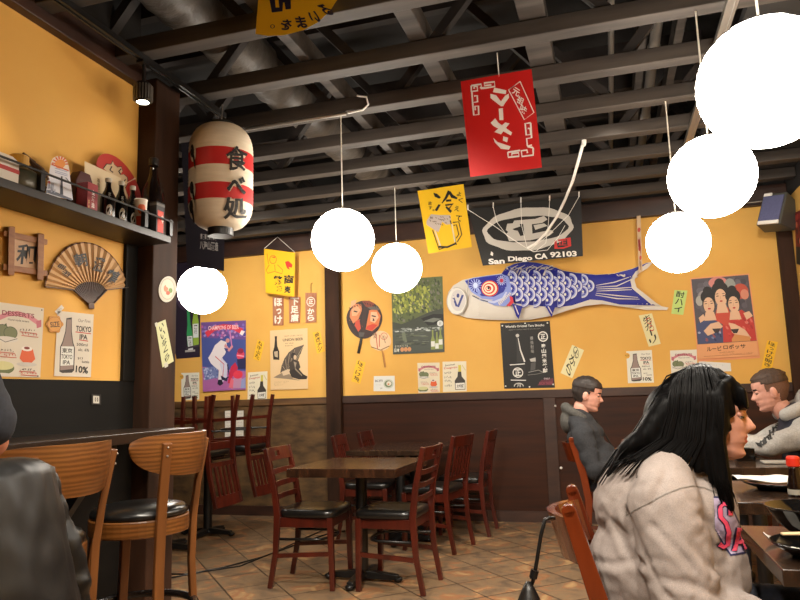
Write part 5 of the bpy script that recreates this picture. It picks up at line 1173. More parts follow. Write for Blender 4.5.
# woman's chair with the bag strap
def wood_chair(label, loc, rz):
    t = thing('cafe_chair', label, 'chair', loc, rz, 'glossy cherry wood chairs'); w = M_CHERRY
    finish('seat', MB().prism([(-.18, -.2), (.2, -.21), (.22, 0), (.2, .21), (-.18, .2)], lambda x, y, d: V(x, y, d), .43, .46), w, t, bev=.008)
    for s_ in (-1, 1):
        y = .2*s_; pts = [(-.24, y, 0), (-.2, y, .44), (-.225, y, .62), (-.29, y, .855)]; mb = MB().sweep(pts, [(.036, q) for q in (.036, .046, .05, .04)])
        mb.tube([(-.29, y-.018, .853), (-.29, y+.018, .853)], .02, 14)
        finish('rear_post', mb, w, t, bev=.004)
        finish('front_leg', MB().bar((.19, y*.95, 0), (.17, y*.9, .44), .03, .03, (0, 1, 0), 0, .038, .038), w, t, bev=.004)
    mb = MB(); m_ = 12
    for i in range(m_):
        q = []
        for z_ in (.7, .828):
            for d0, yy in ((0, 0), (1, 0), (1, 1), (0, 1)):
                y_ = -.185+.37*(i+yy)/m_; q.append((-.252-(z_-.72)*.27-.07*(1-(y_/.185)**2)+(.012 if d0 else -.012), y_, z_))
        mb.hexa(q)
    finish('top_rail', mb, w, t)
    finish('lower_rail', MB().box(-.222, -.2, -.185, .185, .55, .59), w, t, bev=.003)
    for k in range(4): y = -.12+.08*k; finish('back_slat', MB().bar((-.213, y, .585), (-.272, y, .72), .03, .012, (0, 1, 0)), w, t)
    for s_ in (-1, 1): finish('stretcher', MB().bar((-.22, .19*s_, .2), (.18, .185*s_, .2), .02, .025, (0, 1, 0)), w, t)
    return t
WC = wood_chair('glossy cherry wood chair the woman in the grey sweatshirt sits on', (.15, 2.22, 0), .03)
dup(WC, (.0, 5.12, 0), .05, 'cherry wood chair under the man in the dark hoodie, its post behind his shoulder')
dup(WC, (.36, 4.46, 0), .05, 'cherry wood chair with one red-brown corner showing between the dark-hooded man and the woman')
t = thing('shoulder_bag', 'black bag hanging by its strap from the woman\'s chair', 'bag', (-.22, 2.0, .42))
k_ = lambda x, y: on(1, 1.985, x, y)
finish('strap', MB().tube([k_(553, 520)+V(.0, .03, 0), k_(549, 518), k_(545, 519.5), k_(541, 535), k_(537, 560), k_(534, 578), k_(532, 584)], .0055, 8), M_BLK, t, world=True, smooth=True)
finish('buckle', MB().tube([k_(535, 570), k_(533, 578)], .011, 8), M_BLK, t, world=True); finish('ring', MB().tube([k_(533, 577)+V(.008*math.cos(a_), 0, .008*math.sin(a_)) for a_ in [i*.6 for i in range(12)]], .002, 6), M_STEEL, t, world=True)
mb = MB(); c0 = k_(532, 582); vs = []
for i, (z_, w_, d_) in enumerate(((0, .012, .01), (-.02, .03, .02), (-.06, .06, .035), (-.14, .095, .05), (-.24, .105, .055), (-.27, .095, .045))):
    for j in range(16):
        a_ = 2*PI*j/16; vs.append((c0.x-.01+w_*.62*math.cos(a_), c0.y+d_*math.sin(a_), c0.z+z_))
fs = [(i*16+j, i*16+(j+1) % 16, (i+1)*16+(j+1) % 16, (i+1)*16+j) for i in range(5) for j in range(16)]+[tuple(range(16)), tuple(80+j for j in range(16))]
finish('bag_body', mb.add(vs, fs), noisy('black_leather', '#0c0b0b', '#1c1a19', (30, 30, 30), 5, .4, .3, .003), t, world=True, smooth=True)
# ------------------------------------------------------------------ people
def blob(mb, voxel=.01, smooth=6, disp=None):
    """one continuous skin over overlapping volumes"""
    me = bpy.data.meshes.new('skin'); me.from_pydata([tuple(p) for p in mb.v], [], mb.f)
    o = bpy.data.objects.new('skin', me); COL.objects.link(o)
    r = o.modifiers.new('r', 'REMESH'); r.mode = 'VOXEL'; r.voxel_size = voxel
    s_ = o.modifiers.new('s', 'SMOOTH'); s_.iterations = smooth; s_.factor = .5
    dg = bpy.context.evaluated_depsgraph_get(); dg.update()
    ev = bpy.data.meshes.new_from_object(o.evaluated_get(dg))
    out = MB(); nn = [v.normal.copy() for v in ev.vertices]
    for v, n in zip(ev.vertices, nn): out.v.append(v.co + (n*disp(v.co, n) if disp else V(0, 0, 0)))
    out.f = [tuple(p.vertices) for p in ev.polygons]; out.m = [0]*len(out.f)
    bpy.data.objects.remove(o); bpy.data.meshes.remove(me); bpy.data.meshes.remove(ev)
    return out
def interp(tab, z):
    if z <= tab[0][0]: return tab[0][1]
    for (a, b), (c, d) in zip(tab, tab[1:]):
        if z <= c: t_ = (z-a)/(c-a); t_ = t_*t_*(3-2*t_)*.5 + t_*.5; return b+(d-b)*t_
    return tab[-1][1]
FRONT = [(0, .062), (.006, .082), (.016, .09), (.03, .085), (.04, .087), (.048, .09), (.062, .091), (.075, .089), (.1, .09), (.118, .089), (.132, .095), (.16, .094), (.185, .084), (.205, .064), (.222, .03), (.231, -.01)]
BACKX = [(0, -.0), (.012, -.02), (.04, -.055), (.08, -.08), (.12, -.097), (.16, -.1), (.185, -.094), (.205, -.078), (.222, -.048), (.231, -.012)]
WIDTH = [(0, .022), (.008, .035), (.03, .05), (.06, .06), (.09, .067), (.12, .07), (.15, .074), (.175, .073), (.2, .06), (.216, .042), (.226, .024), (.231, .002)]
NOSE = [(.066, 0), (.074, .012), (.081, .024), (.087, .025), (.1, .016), (.114, .007), (.126, .001), (.135, 0)]
def g(x, s_): return math.exp(-(x/s_)**2/2)
def headpt(z, th):
    f_, b_, w_ = interp(FRONT, z), interp(BACKX, z), interp(WIDTH, z)
    xc, a_ = (f_+b_)/2, (f_-b_)/2; c, s_ = math.cos(th), math.sin(th); e = .9
    x = xc + a_*math.copysign(abs(c)**e, c); y = w_*math.copysign(abs(s_)**e, s_)
    if c > 0:
        t_ = min(1, max(0, (z-.07)/.05))
        x += interp(NOSE, z)*g(y, .0125-.006*t_)
        x -= .007*(g(y-.032, .013)+g(y+.032, .013))*g(z-.116, .01)
        x += .0045*g(y, .018)*(g(z-.061, .0045)+1.1*g(z-.049, .0048)) - .003*g(y, .02)*g(z-.0552, .0022)
        x += .004*(g(y-.036, .014)+g(y+.036, .014))*g(z-.092, .014)
    return V(x, y, z)
def add_head(mb, X, nz=72, nt=72, lips=1, brow=2, tilt=None):
    vs = []; fs = []; ms = []
    for i in range(nz+1):
        z = .231*(i/nz)
        for j in range(nt): vs.append(X @ headpt(z, 2*PI*((j/nt) if True else 0)))
    for i in range(nz):
        z = .231*(i+.5)/nz
        for j in range(nt):
            p = headpt(z, 2*PI*(j+.5)/nt); m_ = 0
            if p.x > .05:
                if .045 < z < .0655 and abs(p.y) < .024*(1-((z-.055)/.016)**2)+.004: m_ = lips
                if abs(z-.131-.002*math.sin(abs(p.y)*40)) < .0042 and .014 < abs(p.y) < .05: m_ = brow
            fs.append((i*nt+j, i*nt+(j+1) % nt, (i+1)*nt+(j+1) % nt, (i+1)*nt+j)); ms.append(m_)
    fs.append(tuple(range(nt-1, -1, -1))); ms.append(0); fs.append(tuple(nz*nt+j for j in range(nt))); ms.append(0)
    n0 = len(mb.v); mb.v += vs; mb.f += [tuple(k+n0 for k in f_) for f_ in fs]; mb.m += ms
    R3 = X.to_3x3()
    for s_ in (-1, 1):   # ears
        e = MB().ball((-.004, s_*.073, .1), .019, .008, .032, 0, 16, 10); e.ball((0, s_*.079, .103), .01, .004, .02, 0, 12, 8)
        mb.add([X @ p for p in e.v], e.f, 0)
    return mb
def add_eyes(X, parent):
    for s_ in (-1, 1):
        mb = MB()
        c_ = V(.072, s_*.032, .115); e = MB().ball(c_, .0122, .0125, .0112, 0, 14, 10); mb.add([X @ p for p in e.v], e.f, 0)
        e = MB().ball(c_+V(.0085, 0, -.002), .005, .006, .006, 0, 12, 8); mb.add([X @ p for p in e.v], e.f, 1)
        e = MB().tube([(.0735+.0085*math.cos(q), s_*.032+.0155*math.sin(q), .1125) for q in [-1.2+.3*k for k in range(9)]], .0017, 5); mb.add([X @ p for p in e.v], e.f, 1)
        finish('eye', mb, [paint('#a09890', .4), paint('#1c1410', .3)], parent, world=True, smooth=True)
def lids(mb, X):
    for s_ in (-1, 1):
        e = MB().ball((.071, s_*.032, .1185), .0135, .016, .011, 0, 14, 8); mb.add([X @ p for p in e.v], e.f, 0)
def hair_shell(X, name, mask, off, mt, parent, bump=.004, nz=60, nt=80):
    mb = MB(); P = {}
    def q(i, j):
        z = .02+.2109*i/nz; th = 2*PI*j/nt; p = headpt(z, th); n = V(p.x*.75+.0, p.y*1.2, (p.z-.11)*1.0).normalized()
        k = off(p, th); k += bump*noise.noise(V(p.x*60, p.y*60, p.z*20)) if k > .003 else 0
        return X @ (p+n*k), X @ (p-n*.004)
    idx = {}
    def vid(i, j, inner):
        j %= nt; k = (i, j, inner)
        if k not in idx: a_ = q(i, j); idx[k] = len(mb.v); mb.v.append(a_[1 if inner else 0])
        return idx[k]
    cells = {(i, j) for i in range(nz) for j in range(nt) if mask(headpt(.02+.2109*(i+.5)/nz, 2*PI*(j+.5)/nt), 2*PI*(j+.5)/nt)}
    for i, j in cells:
        mb.f.append((vid(i, j, 0), vid(i, j+1, 0), vid(i+1, j+1, 0), vid(i+1, j, 0)))
        for (a_, b_), nb in ((((i, j), (i, j+1)), (i-1, j)), (((i, j+1), (i+1, j+1)), (i, (j+1) % nt)), (((i+1, j), (i, j)), (i, (j-1) % nt))):
            if nb not in cells: mb.f.append((vid(*a_, 0), vid(*b_, 0), vid(*b_, 1), vid(*a_, 1)))
    top = [vid(nz, j, 0) for j in range(nt)]; mb.f.append(tuple(top)); mb.m = [0]*len(mb.f)
    return finish(name, mb, mt, parent, world=True, smooth=True)
def hand(mb, wrist, fwd, palmn, side, curl=.5, s_=1):
    """five-fingered hand as capsules; fwd along the palm, palmn out of the back, side towards the thumb"""
    w = Vector(wrist); f_ = Vector(fwd).normalized(); b_ = Vector(palmn).normalized(); t_ = Vector(side).normalized()
    for k in range(4):
        o_ = t_*(.03-.02*k)*s_; mb.cap(w+o_*.6, w+f_*.085*s_+o_, .014*s_, .012*s_, 0, 10)
        base = w+f_*.088*s_+o_; L = (.042, .047, .044, .034)[k]*s_; d_ = f_; p = base
        for m_ in range(3):
            a_ = curl*(.5+.35*m_); d_ = (d_*math.cos(a_) - b_*math.sin(a_)).normalized(); bb = b_
            qn = p+d_*L*(1, .62, .5)[m_]; mb.cap(p, qn, (.0092-.0008*m_)*s_, (.0088-.0008*m_)*s_, 0, 8); p = qn
    p = w+t_*.028*s_+f_*.02*s_; d_ = (f_*.65+t_*.75-b_*.2).normalized()
    for L in (.04, .032, .026): qn = p+d_*L*s_; mb.cap(p, qn, .0112*s_, .0095*s_, 0, 8); p = qn; d_ = (d_+f_*.35-b_*.2).normalized()
def frame(o, yaw, pitch=0, roll=0, s_=1.0):
    return Matrix.Translation(Vector(o)) @ Matrix.Rotation(yaw, 4, 'Z') @ Matrix.Rotation(pitch, 4, 'Y') @ Matrix.Rotation(roll, 4, 'X') @ Matrix.Scale(s_, 4)
def folds(amp, fx, fy, fz, seed=0):
    return lambda p, n: amp*(noise.noise(V(p.x*fx+seed, p.y*fy, p.z*fz)) + .4*noise.noise(V(p.x*fx*2.3, p.y*fy*2.3+seed, p.z*fz*2.3)))
def shoes(mb, pts, d):
    for p in pts: mb.cap(Vector(p)+V(0, 0, .045), Vector(p)+Vector(d)*.16+V(0, 0, .04), .045, .038)
SK_F = noisy('skin_fair', '#b98471', '#c79382', (40, 40, 40), 4, .5); SK_M = noisy('skin_tan', '#a86a50', '#b8795c', (40, 40, 40), 4, .5)
LIPS = paint('#9a4038', .4); LIPM = paint('#98584a', .5); BROW = paint('#231814', .8); DENIM = noisy('dark_denim', '#12151f', '#1d2230', (60, 60, 60), 4, .8)
HEATHER = noisy('grey_heather', '#867c77', '#9b908a', (420, 420, 420), 3, .9, .1, .001, .3, .7, .2)
# --- the woman in front
WY = 2.15
t = thing('person', 'black-haired woman in a grey sweatshirt with pink lettering, seated in the foreground', 'person', (.12, 2.18, .46))
WX = frame((.252, WY, .983), -.06, .07, 0, 1.08)
mb = add_head(MB(), WX); lids(mb, WX)
mb.cap((.25, WY, 1.01), (.19, 2.17, .93), .055, .062)
for s_, y in ((-1, 2.03), (1, 2.31)):
    mb.cap((.19, 2.17, .93), (.12, 2.17+.17*s_, .88), .05, .045); mb.cap((.12, 2.17+.17*s_, .88), (.15, 2.17+.2*s_, .63), .045, .036); mb.cap((.15, 2.17+.2*s_, .63), (.33, y, .6), .036, .024)
    hand(mb, (.33, y, .6), (.9, -.25*s_, -.3), (0, 0, 1), (0, -s_, 0), .45, .92)
mb.m += [0]*(len(mb.f)-len(mb.m))
finish('body', mb, [SK_F, LIPS, BROW], t, smooth=True, world=True); add_eyes(WX, t)
b = MB()
for c_, r_ in (((.11, 2.18, .84), (.185, .185, .16)), ((.12, 2.18, .68), (.22, .205, .2)), ((.1, 2.18, .56), (.2, .195, .12)), ((.145, 2.17, .95), (.115, .135, .085)), ((.205, 2.17, .83), (.118, .16, .14))): b.ball(c_, *r_, 0, 20, 14)
for s_ in (-1, 1):
    yb = 2.18+s_*.19
    b.cap((.13, 2.17+s_*.1, .945), (.115, yb-.02*s_, .885), .075, .092)
    b.cap((.115, yb-.01*s_, .88), (.15, yb+.04*s_, .63), .098, .088); b.cap((.15, yb+.04*s_, .63), (.31, 2.17+s_*.145, .6), .08, .05)
CREASE = []
for P in ([(626, 515), (640, 545), (655, 575), (680, 602)], [(588, 573), (615, 570), (642, 561)], [(634, 478), (613, 510), (601, 540)], [(652, 522), (676, 545), (690, 562)], [(700, 513), (728, 543), (737, 562)], [(660, 572), (690, 576), (722, 592)], [(668, 470), (655, 490), (650, 503)], [(605, 520), (622, 540), (630, 560)], [(690, 540), (712, 566), (728, 572)]):
    q = [on(1, 1.96, *p) for p in P]; CREASE += [(a_, b_) for a_, b_ in zip(q, q[1:])]
def crease(p):
    if p.y > 2.16: return 0
    o_ = 0
    for a_, b_ in CREASE:
        dx, dz = b_.x-a_.x, b_.z-a_.z; t_ = ((p.x-a_.x)*dx+(p.z-a_.z)*dz)/(dx*dx+dz*dz); t_ = min(1, max(0, t_))
        ex, ez = p.x-a_.x-t_*dx, p.z-a_.z-t_*dz; d_ = math.hypot(ex, ez); s_ = 1 if ex*dz-ez*dx > 0 else -1
        o_ = min(o_, -.007*math.exp(-(d_/.008)**2)) if d_ < .016 else o_
        o_ += .0035*math.exp(-((s_*d_-.022)/.011)**2)*(1 if 0 < t_ < 1 else .3)
    return max(-.008, min(.008, o_))
def wfold(p, n):
    r_ = max(0, 1-7*abs(noise.noise(V(p.x*4.5+p.z*5, p.y*4, p.z*4-p.x*5+3)))); r2 = max(0, 1-6*abs(noise.noise(V(p.x*7-p.z*6+9, p.y*6, p.z*7+p.x*6))))
    return crease(p) + .005*noise.noise(V(p.x*6+p.z*4, p.y*5, p.z*8-p.x*6)) - .0025*r_*r_ - .002*r2 + .004*noise.noise(V(p.x*13+p.z*9, p.y*9, p.z*15-p.x*13)) + .0015*noise.noise(V(p.x*34, p.y*30, p.z*40)) + .0016*noise.noise(p*60)
sw = blob(b, .0085, 9, wfold)
SW = finish('sweatshirt', sw, HEATHER, t, smooth=True, world=True)
ring = [(.19+.092*math.cos(k*2*PI/32), 2.165+.1*math.sin(k*2*PI/32), .992-.045*math.cos(k*2*PI/32)) for k in range(33)]
finish('collar', MB().tube(ring, .017, 10, cap=False), HEATHER, t, smooth=True, world=True)
fn = ray_on(sw)
a = Art(fn, bquad([(0, 0), (480, 0), (480, 600), (0, 600)], 720, 480, .16667), thick=.001, lift=.0006, maxe=3, body=False)
Z = lambda *p: [(x/4.8, y/6) for x, y in p]
NV = '#23244a'; PK = '#d9486a'
a.poly(Z((-40, 98), (44, 102), (74, 168), (122, 268), (172, 436), (62, 458), (20, 400), (-30, 300)), NV); a.poly(Z((-40, 110), (38, 113), (68, 178), (114, 276), (160, 428), (66, 446), (28, 395), (-30, 296)), '#9c90ac')
SP = Z((54, 212), (52, 156), (20, 142), (-4, 160), (-2, 222), (30, 256), (46, 312), (40, 385), (12, 404), (-14, 380)); A1 = Z((78, 428), (104, 285)); A2 = Z((104, 285), (146, 415)); A3 = Z((88, 375), (134, 365))
for P in (SP, A1, A2, A3): a.line(P, 7.6, NV, .8)
for P in (SP, A1, A2, A3): a.line(P, 5, PK, .8)
a.done('lettering', t)
a = Art(fn, bquad([(0, 0), (800, 0), (800, 600), (0, 600)], 560, 420, .3), thick=.001, lift=.0005, maxe=4, body=False)
a.line([(x/8, y/6) for x, y in ((220, 318), (255, 298), (300, 275), (350, 248), (400, 228), (440, 220), (480, 226), (525, 245))], .55, '#6d665f')
a.line([(x/8, y/6) for x, y in ((222, 312), (224, 300), (222, 280))], .5, '#6d665f'); a.done('shoulder_seam', t)
b = MB()
for s_ in (-1, 1): b.cap((.1, 2.18+s_*.1, .53), (.52, 2.18+s_*.1, .55), .085, .065); b.cap((.52, 2.18+s_*.1, .55), (.5, 2.18+s_*.1, .1), .062, .05)
b.ball((.08, 2.18, .54), .16, .19, .075)
finish('trousers', blob(b, .014, 4), DENIM, t, smooth=True, world=True)
b = MB(); shoes(b, [(.48, 2.08, .0), (.48, 2.28, .0)], (1, 0, 0)); finish('shoes', blob(b, .01, 3), M_VINYL, t, smooth=True, world=True)
# hair: cap, curtains, back fall, fringe
HB = noisy('black_hair', '#040404', '#0b0a0b', (90, 90, 8), 4, .45, .3, .003, spec=.09)
b = MB(); hx = lambda x, y, z: WX @ V(x, y, z)
R3 = WX.to_3x3()
b.ball(hx(-.02, 0, .135), .117, .092, .112, 0, 24, 16)
b.ball(hx(-.07, 0, .09), .1, .088, .12, 0, 24, 16)
for s_ in (-1, 1):
    for x0, x1, x2, zb_ in ((.028, .018, .045, -.11), (.012, .008, .03, -.1), (-.005, -.005, .005, -.05), (-.025, -.03, -.03, -.025), (-.05, -.06, -.09, -.01), (-.075, -.1, -.15, -.0)):
        b.cap(hx(x0, s_*.076, .165), hx(x1, s_*.085, .05), .022, .022); b.cap(hx(x1, s_*.085, .05), hx(x2, s_*.092, zb_), .022, .012)
for y in (-.06, -.03, 0, .03, .06):
    b.cap(hx(-.1, y, .13), hx(-.15, y*1.2, .05), .04, .036); b.cap(hx(-.15, y*1.2, .05), hx(-.205, y*1.3, .015), .034, .02); b.cap(hx(-.205, y*1.3, .015), hx(-.25, y*1.4, -.06), .018, .006)
for s_ in (-1, 1):
    b.cap(hx(.03, s_*.078, .19), hx(.058, s_*.072, .12), .018, .008); b.cap(hx(.05, s_*.062, .205), hx(.08, s_*.055, .135), .016, .007); b.cap(hx(.02, s_*.08, .17), hx(.046, s_*.078, .08), .016, .008)
for y in [-.07+.0175*k for k in range(9)]:
    b.cap(hx(.02, y*.6, .228), hx(.08-.4*y*y, y*.95, .18), .012, .011); b.cap(hx(.08-.4*y*y, y*.95, .18), hx(.096-2*y*y, y*1.05, .135), .011, .006)
hb = blob(b, .007, 7, lambda p, n: .0016*noise.noise(V(p.x*110, p.y*110, p.z*9)))
HO = finish('hair', hb, HB, t, smooth=True, world=True)
st = MB(); rnd = random.Random(4)
for k in range(170):
    s_ = -1 if k % 4 else 1; u = rnd.random(); x0 = -.1+.13*u; e = rnd.uniform(-.004, .004)
    if u > .72: tail = [(x0-.005, .1, .05), (x0+.006, .102, -.04), (x0+.022+e, .104, -.1+rnd.uniform(-.02, .02))]
    else: tail = [(x0-.02*(1-u), .103, .05), (x0-.1*(1-u), .108, -.005), (x0-.14*(1-u), .11, -.03+rnd.uniform(-.025, .015))]
    pts = [(x0*.5-.012, .004, .2475-2*x0*x0), (x0*.68-.008, .045, .236-2.4*x0*x0), (x0*.82-.005, .072, .213-1.6*x0*x0), (x0*.92, .088, .182), (x0*.98, .0965, .15), (x0, .1, .12)]+tail
    st.tube([hx(p[0]+e, s_*(p[1]+.002*rnd.random()), p[2]) for p in pts], [.0012, .0018, .002, .002, .002, .002, .002, .0017, .0008], 5)
for k in range(40):
    y = rnd.uniform(-.07, .07); e = rnd.uniform(-.01, .01)
    st.tube([hx(-.02, y*.2, .247), hx(-.1, y*.8, .21), hx(-.142, y, .13), hx(-.18+e, y*1.3, .05), hx(-.225+e, y*1.4, 0), hx(-.28+2*e, y*1.5, -.09+e)], [.0015, .002, .002, .002, .0016, .0005], 5)
finish('hair_strands', st, HB, HO, world=True, smooth=True)
# --- man in the dark hoodie, reclined
MY = 5.12
t = thing('person', 'man in a charcoal hooded jacket leaning back against the wainscot, hand in pocket', 'person', (-.12, MY, .46))
X = frame((-.19, MY, 1.045), 0, .22, 0, 1.05)
mb = add_head(MB(), X); lids(mb, X); mb.cap(X @ V(-.02, 0, .02), (-.24, MY, .93), .056, .06); mb.cap((-.24, MY, .93), (-.2, MY-.19, .87), .05, .045); mb.cap((-.2, MY-.19, .87), (-.14, MY-.22, .65), .045, .038); mb.cap((-.14, MY-.22, .65), (.02, MY-.1, .66), .038, .026); hand(mb, (.02, MY-.1, .66), (.8, .5, -.2), (0, -.6, .8), (.2, 0, 1), .6)
mb.m += [0]*(len(mb.f)-len(mb.m)); finish('body', mb, [SK_F, LIPM, BROW], t, smooth=True, world=True); add_eyes(X, t)
HM = noisy('brown_hair', '#16100d', '#2a1e18', (120, 120, 30), 4, .6, .4, .002)
hl = lambda p, th: p.z > (.165 if p.x > .045 else .135 if p.x > .02 else .115-.0*p.x if p.x > -.02 else .06)
hair_shell(X, 'hair', hl, lambda p, th: .009 if p.z > .15 else .006, HM, t)
hair_shell(X, 'stubble', lambda p, th: p.z < .078 and p.x > -.01 and not (abs(p.y) < .022 and .045 < p.z < .066), lambda p, th: .0006, noisy('stubble', '#6a4638', '#8a5c48', (300, 300, 300), 2, .8), t) if False else None
b = MB()
for c_, r_ in (((-.19, MY, .84), (.13, .19, .16)), ((-.12, MY, .68), (.15, .18, .16)), ((-.06, MY, .56), (.16, .18, .1)), ((-.225, MY, .965), (.1, .15, .1))): b.ball(c_, *r_, 0, 20, 14)
for s_ in (-1, 1):
    b.cap((-.22, MY+s_*.12, .93), (-.2, MY+s_*.19, .88), .07, .075); b.cap((-.2, MY+s_*.2, .87), (-.14, MY+s_*.23, .65), .073, .06); b.cap((-.14, MY+s_*.23, .65), (.04, MY+s_*.1, .66), .058, .045)
CH = noisy('charcoal_cloth', '#1c1d20', '#2a2b2f', (90, 90, 90), 3, .9)
finish('hooded_jacket', blob(b, .012, 5, folds(.012, 9, 9, 16, 3)), CH, t, smooth=True, world=True)
b = MB()
for k in range(14):
    a_ = PI*.35+PI*1.3*k/13; a2 = PI*.35+PI*1.3*(k+1)/13
    zh = lambda q: 1.035-.055*(math.cos(q)+.3)
    if k < 13: b.cap((-.235+.085*math.cos(a_), MY+.105*math.sin(a_), zh(a_)), (-.235+.085*math.cos(a2), MY+.105*math.sin(a2), zh(a2)), .036-.006*abs(k-6.5)/6.5, .036-.006*abs(k-5.5)/6.5)
b.ball((-.31, MY, .97), .055, .11, .09)
finish('hood', blob(b, .01, 5), noisy('hood_grey', '#3a3936', '#4f4d49', (90, 90, 90), 3, .9), t, smooth=True, world=True)
finish('zipper', MB().tube([(-.115, MY, .98), (-.05, MY, .86), (.02, MY, .72), (.06, MY, .62)], .006, 6), M_BLK, t, world=True)
b = MB()
for s_ in (-1, 1): b.cap((-.06, MY+s_*.1, .535), (.34, MY+s_*.1, .55), .08, .062); b.cap((.34, MY+s_*.1, .55), (.36, MY+s_*.1, .1), .06, .048)
b.ball((-.08, MY, .54), .15, .18, .075); finish('trousers', blob(b, .014, 4), DENIM, t, smooth=True, world=True)
b = MB(); shoes(b, [(.34, MY-.1, 0), (.34, MY+.1, 0)], (1, 0, 0)); finish('shoes', blob(b, .012, 3), M_VINYL, t, smooth=True, world=True)
# --- man in the grey hoodie and navy vest
RY = 4.84
t = thing('person', 'man with short cropped hair in a grey hoodie and navy vest, elbows on the table', 'person', (1.12, RY, .46))
X = frame((.995, RY, 1.03), PI-.12, .2, 0, 1.1)
mb = add_head(MB(), X); lids(mb, X); mb.cap(X @ V(-.01, 0, .03), (1.09, RY, .94), .058, .066)
mb.cap((1.09, RY, .94), (1.07, RY-.18, .88), .05, .045); mb.cap((1.07, RY-.18, .88), (.9, RY-.17, .815), .045, .038); mb.cap((.9, RY-.17, .815), (.68, 4.75, .86), .038, .026)
hand(mb, (.68, 4.75, .86), (-.75, .35, .55), (-.3, -.8, .3), (0, .2, 1), .7)
mb.m += [0]*(len(mb.f)-len(mb.m)); finish('body', mb, [SK_F, LIPM, BROW], t, smooth=True, world=True); add_eyes(X, t)
hl2 = lambda p, th: p.z > (.175 if p.x > .045 else .158 if p.x > .02 else .15)
hair_shell(X, 'cropped_sides', lambda p, th: (.112 if p.x > .0 else .09 if p.x > -.03 else .045) < p.z < .16 and p.x < .03, lambda p, th: .0014, noisy('cropped_sides', '#553a2b', '#6d4d3b', (200, 200, 200), 3, .8), t, 0)
hair_shell(X, 'hair', hl2, lambda p, th: .011 if p.z > .185 else (.004 if p.z > .14 else .0015), noisy('cropped_hair', '#2a1d15', '#4a3526', (140, 140, 60), 4, .7, .4, .002), t)
b = MB()
for c_, r_ in (((1.1, RY, .86), (.13, .17, .14)), ((1.13, RY, .7), (.14, .18, .17)), ((1.12, RY, .56), (.16, .18, .1)), ((1.09, RY, .975), (.1, .14, .1))): b.ball(c_, *r_, 0, 20, 14)
finish('navy_vest', blob(b, .012, 5, folds(.008, 9, 9, 12, 8)), noisy('navy_quilt', '#12131f', '#1d1f30', (40, 40, 40), 3, .7), t, smooth=True, world=True)
b = MB()
for s_ in (-1, 1):
    b.cap((1.1, RY+s_*.13, .93), (1.08, RY+s_*.19, .89), .068, .08); b.cap((1.07, RY+s_*.195, .88), (.9, RY+s_*.17, .815), .08, .062); b.cap((.9, RY+s_*.17, .815), (.7, RY-.03+s_*.05, .845), .06, .042)
slv = blob(b, .011, 5, folds(.01, 10, 10, 14, 5)); SLV = finish('sleeves', slv, noisy('pale_grey_fleece', '#8d8a86', '#a8a49e', (120, 120, 120), 3, .9), t, smooth=True, world=True)
b = MB()
for k in range(16):
    a_ = -PI*.7+PI*1.4*k/16; a2 = -PI*.7+PI*1.4*(k+1)/16
    b.cap((1.08+.1*math.cos(a_), RY+.11*math.sin(a_), .05*math.cos(a_)+1.03), (1.08+.1*math.cos(a2), RY+.11*math.sin(a2), .05*math.cos(a2)+1.03), .042, .042)
b.ball((1.17, RY, 1.06), .075, .12, .11)
finish('hood', blob(b, .01, 5), noisy('hood_fleece', '#93908b', '#aaa6a0', (120, 120, 120), 3, .9), t, smooth=True, world=True)
fn = ray_on(slv); a = Art(fn, bquad([(0, 0), (500, 0), (500, 600), (0, 600)], 700, 350, .2), thick=.001, lift=.0005, maxe=2, body=False)
for ch, x, y, r_ in (('C', 400, 352, 70), ('a', 388, 378, 65), ('r', 374, 398, 60), ('h', 358, 414, 55), ('a', 350, 436, 45), ('r', 335, 448, 40), ('t', 322, 458, 35), ('t', 308, 466, 30)): a.text(ch, (x-13)/5, (y-14)/6, 26/5, 28/6, BK, .03, r_-90+30)
a.poly([(x/5, y/6) for x, y in ((276, 462), (300, 466), (314, 486), (290, 480))], BK); a.done('lettering', t)
b = MB()
for s_ in (-1, 1): b.cap((1.1, RY+s_*.1, .535), (.7, RY+s_*.1, .55), .08, .062); b.cap((.7, RY+s_*.1, .55), (.7, RY+s_*.1, .1), .06, .048)
b.ball((1.12, RY, .54), .15, .18, .075); finish('trousers', blob(b, .014, 4), DENIM, t, smooth=True, world=True)
b = MB(); shoes(b, [(.72, RY-.1, 0), (.72, RY+.1, 0)], (-1, 0, 0)); finish('shoes', blob(b, .012, 3), M_VINYL, t, smooth=True, world=True)
dup(WC, (1.09, RY, 0), PI, 'cherry wood chair under the man in the navy vest, facing left')
# --- person at the bar, cut by the left edge
t = thing('person', 'person in a dark navy short-sleeved shirt at the bar, cut off by the left edge', 'person', (-1.44, .96, .78))
X = frame((-1.5, 0.97, 1.44), PI, .1)
mb = add_head(MB(), X); lids(mb, X); mb.cap(X @ V(-.02, 0, .03), (-1.45, 0.97, 1.32), .056, .062)
for s_ in (-1, 1):
    y = 0.97+s_*.36 if s_ > 0 else .63
    mb.cap((-1.45, 0.97, 1.3), (-1.43, y-s_*.13, 1.24), .045, .04); mb.cap((-1.43, y-s_*.13, 1.24), (-1.46, y, 1.1), .04, .04); mb.cap((-1.46, y, 1.1), (-1.72, y-s_*.1, 1.105), .041, .028); hand(mb, (-1.73, y-s_*.1, 1.105), (-1, -s_*.2, -.05), (0, 0, 1), (0, -s_, 0), .25)
mb.m += [0]*(len(mb.f)-len(mb.m)); finish('body', mb, [SK_M, LIPM, BROW], t, smooth=True, world=True); add_eyes(X, t)
hair_shell(X, 'hair', hl, lambda p, th: .01, HM, t)
b = MB()
for c_, r_ in (((-1.45, 0.97, 1.2), (.12, .18, .16)), ((-1.44, 0.97, 1.02), (.125, .165, .18)), ((-1.44, 0.97, .88), (.14, .17, .1))): b.ball(c_, *r_, 0, 20, 14)
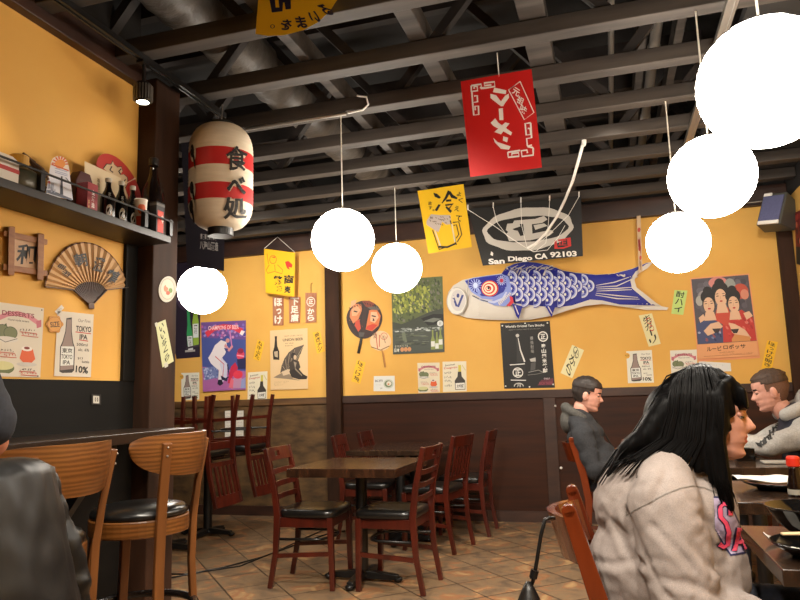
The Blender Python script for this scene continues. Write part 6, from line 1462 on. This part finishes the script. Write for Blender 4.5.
for s_ in (-1, 1): b.cap((-1.45, 0.97+s_*.12, 1.3), (-1.44, 0.97+s_*.2, 1.26), .065, .072); b.cap((-1.43, 0.97+s_*.24, 1.26), (-1.43, 0.97+s_*.315, 1.15), .078, .068)
finish('shirt', blob(b, .012, 5, folds(.009, 10, 10, 14, 9)), noisy('navy_cotton', '#0f1118', '#1a1d27', (90, 90, 90), 3, .9), t, smooth=True, world=True)
b = MB()
for s_ in (-1, 1): b.cap((-1.44, 0.97+s_*.1, .855), (-1.74, 0.97+s_*.1, .82), .085, .062); b.cap((-1.74, 0.97+s_*.1, .82), (-1.72, 0.97+s_*.09, .42), .06, .048)
finish('trousers', blob(b, .014, 4), DENIM, t, smooth=True, world=True)
b = MB(); shoes(b, [(-1.7, .86, .315), (-1.7, 1.04, .315)], (-1, 0, 0)); finish('shoes', blob(b, .012, 3), M_VINYL, t, smooth=True, world=True)
# --- leather jacket draped over the nearest stool
t = thing('leather_jacket', 'black leather jacket draped over the back of the nearest bar stool', 'jacket', (-1.2, 1.02, .5))
C0 = V(-1.4, 1.03, -.02); mb = MB(); vs = []; NU, NVV = 44, 40
for i in range(NU+1):
    u = -1+2*i/NU; an = .1+u*.98
    for j in range(NVV+1):
        v = j/NVV
        if v < .12: z = .86+.235*(v/.12); r_ = .2+.03*(v/.12)
        elif v < .2: q = (v-.12)/.08; z = 1.095+.014*math.sin(q*PI)-.01*q; r_ = .23+.075*q
        else:
            q = (v-.2)/.8; z = 1.085-.56*q; r_ = .305+.055*q+.03*math.sin(min(1, q*2.2)*PI/2)+.02*noise.noise(V(an*3.2, q*2.6, 1))*min(1, q*4)+.012*math.sin(an*7+q*3)*q+.006*noise.noise(V(an*9, q*9, 4))
        z -= (.045*abs(u)**2.5) if v >= .1 else 0
        vs.append(C0+V(r_*math.cos(an), r_*math.sin(an), z))
fs = [(i*(NVV+1)+j, (i+1)*(NVV+1)+j, (i+1)*(NVV+1)+j+1, i*(NVV+1)+j+1) for i in range(NU) for j in range(NVV)]
LEA = noisy('jacket_leather', '#070707', '#121212', (14, 14, 14), 6, .42, .3, .004, spec=.3)
o = finish('jacket_body', mb.add(vs, fs), LEA, t, world=True, smooth=True); q = o.modifiers.new('thick', 'SOLIDIFY'); q.thickness = .006
for s_, lab in ((1, 'r'), (-1, 'l')):
    b = MB(); an = .1+s_*.93
    p0 = C0+V(.3*math.cos(an), .3*math.sin(an), 1.03); p1 = C0+V(.36*math.cos(an), .36*math.sin(an), .8); p2 = C0+V(.37*math.cos(an+.03*s_), .37*math.sin(an+.03*s_), .5)
    b.cap(p0, p1, .028, .05); b.cap(p1, p2, .05, .042)
    finish('sleeve', blob(b, .008, 5, folds(.01, 9, 9, 22, 2)), LEA, t, world=True, smooth=True)
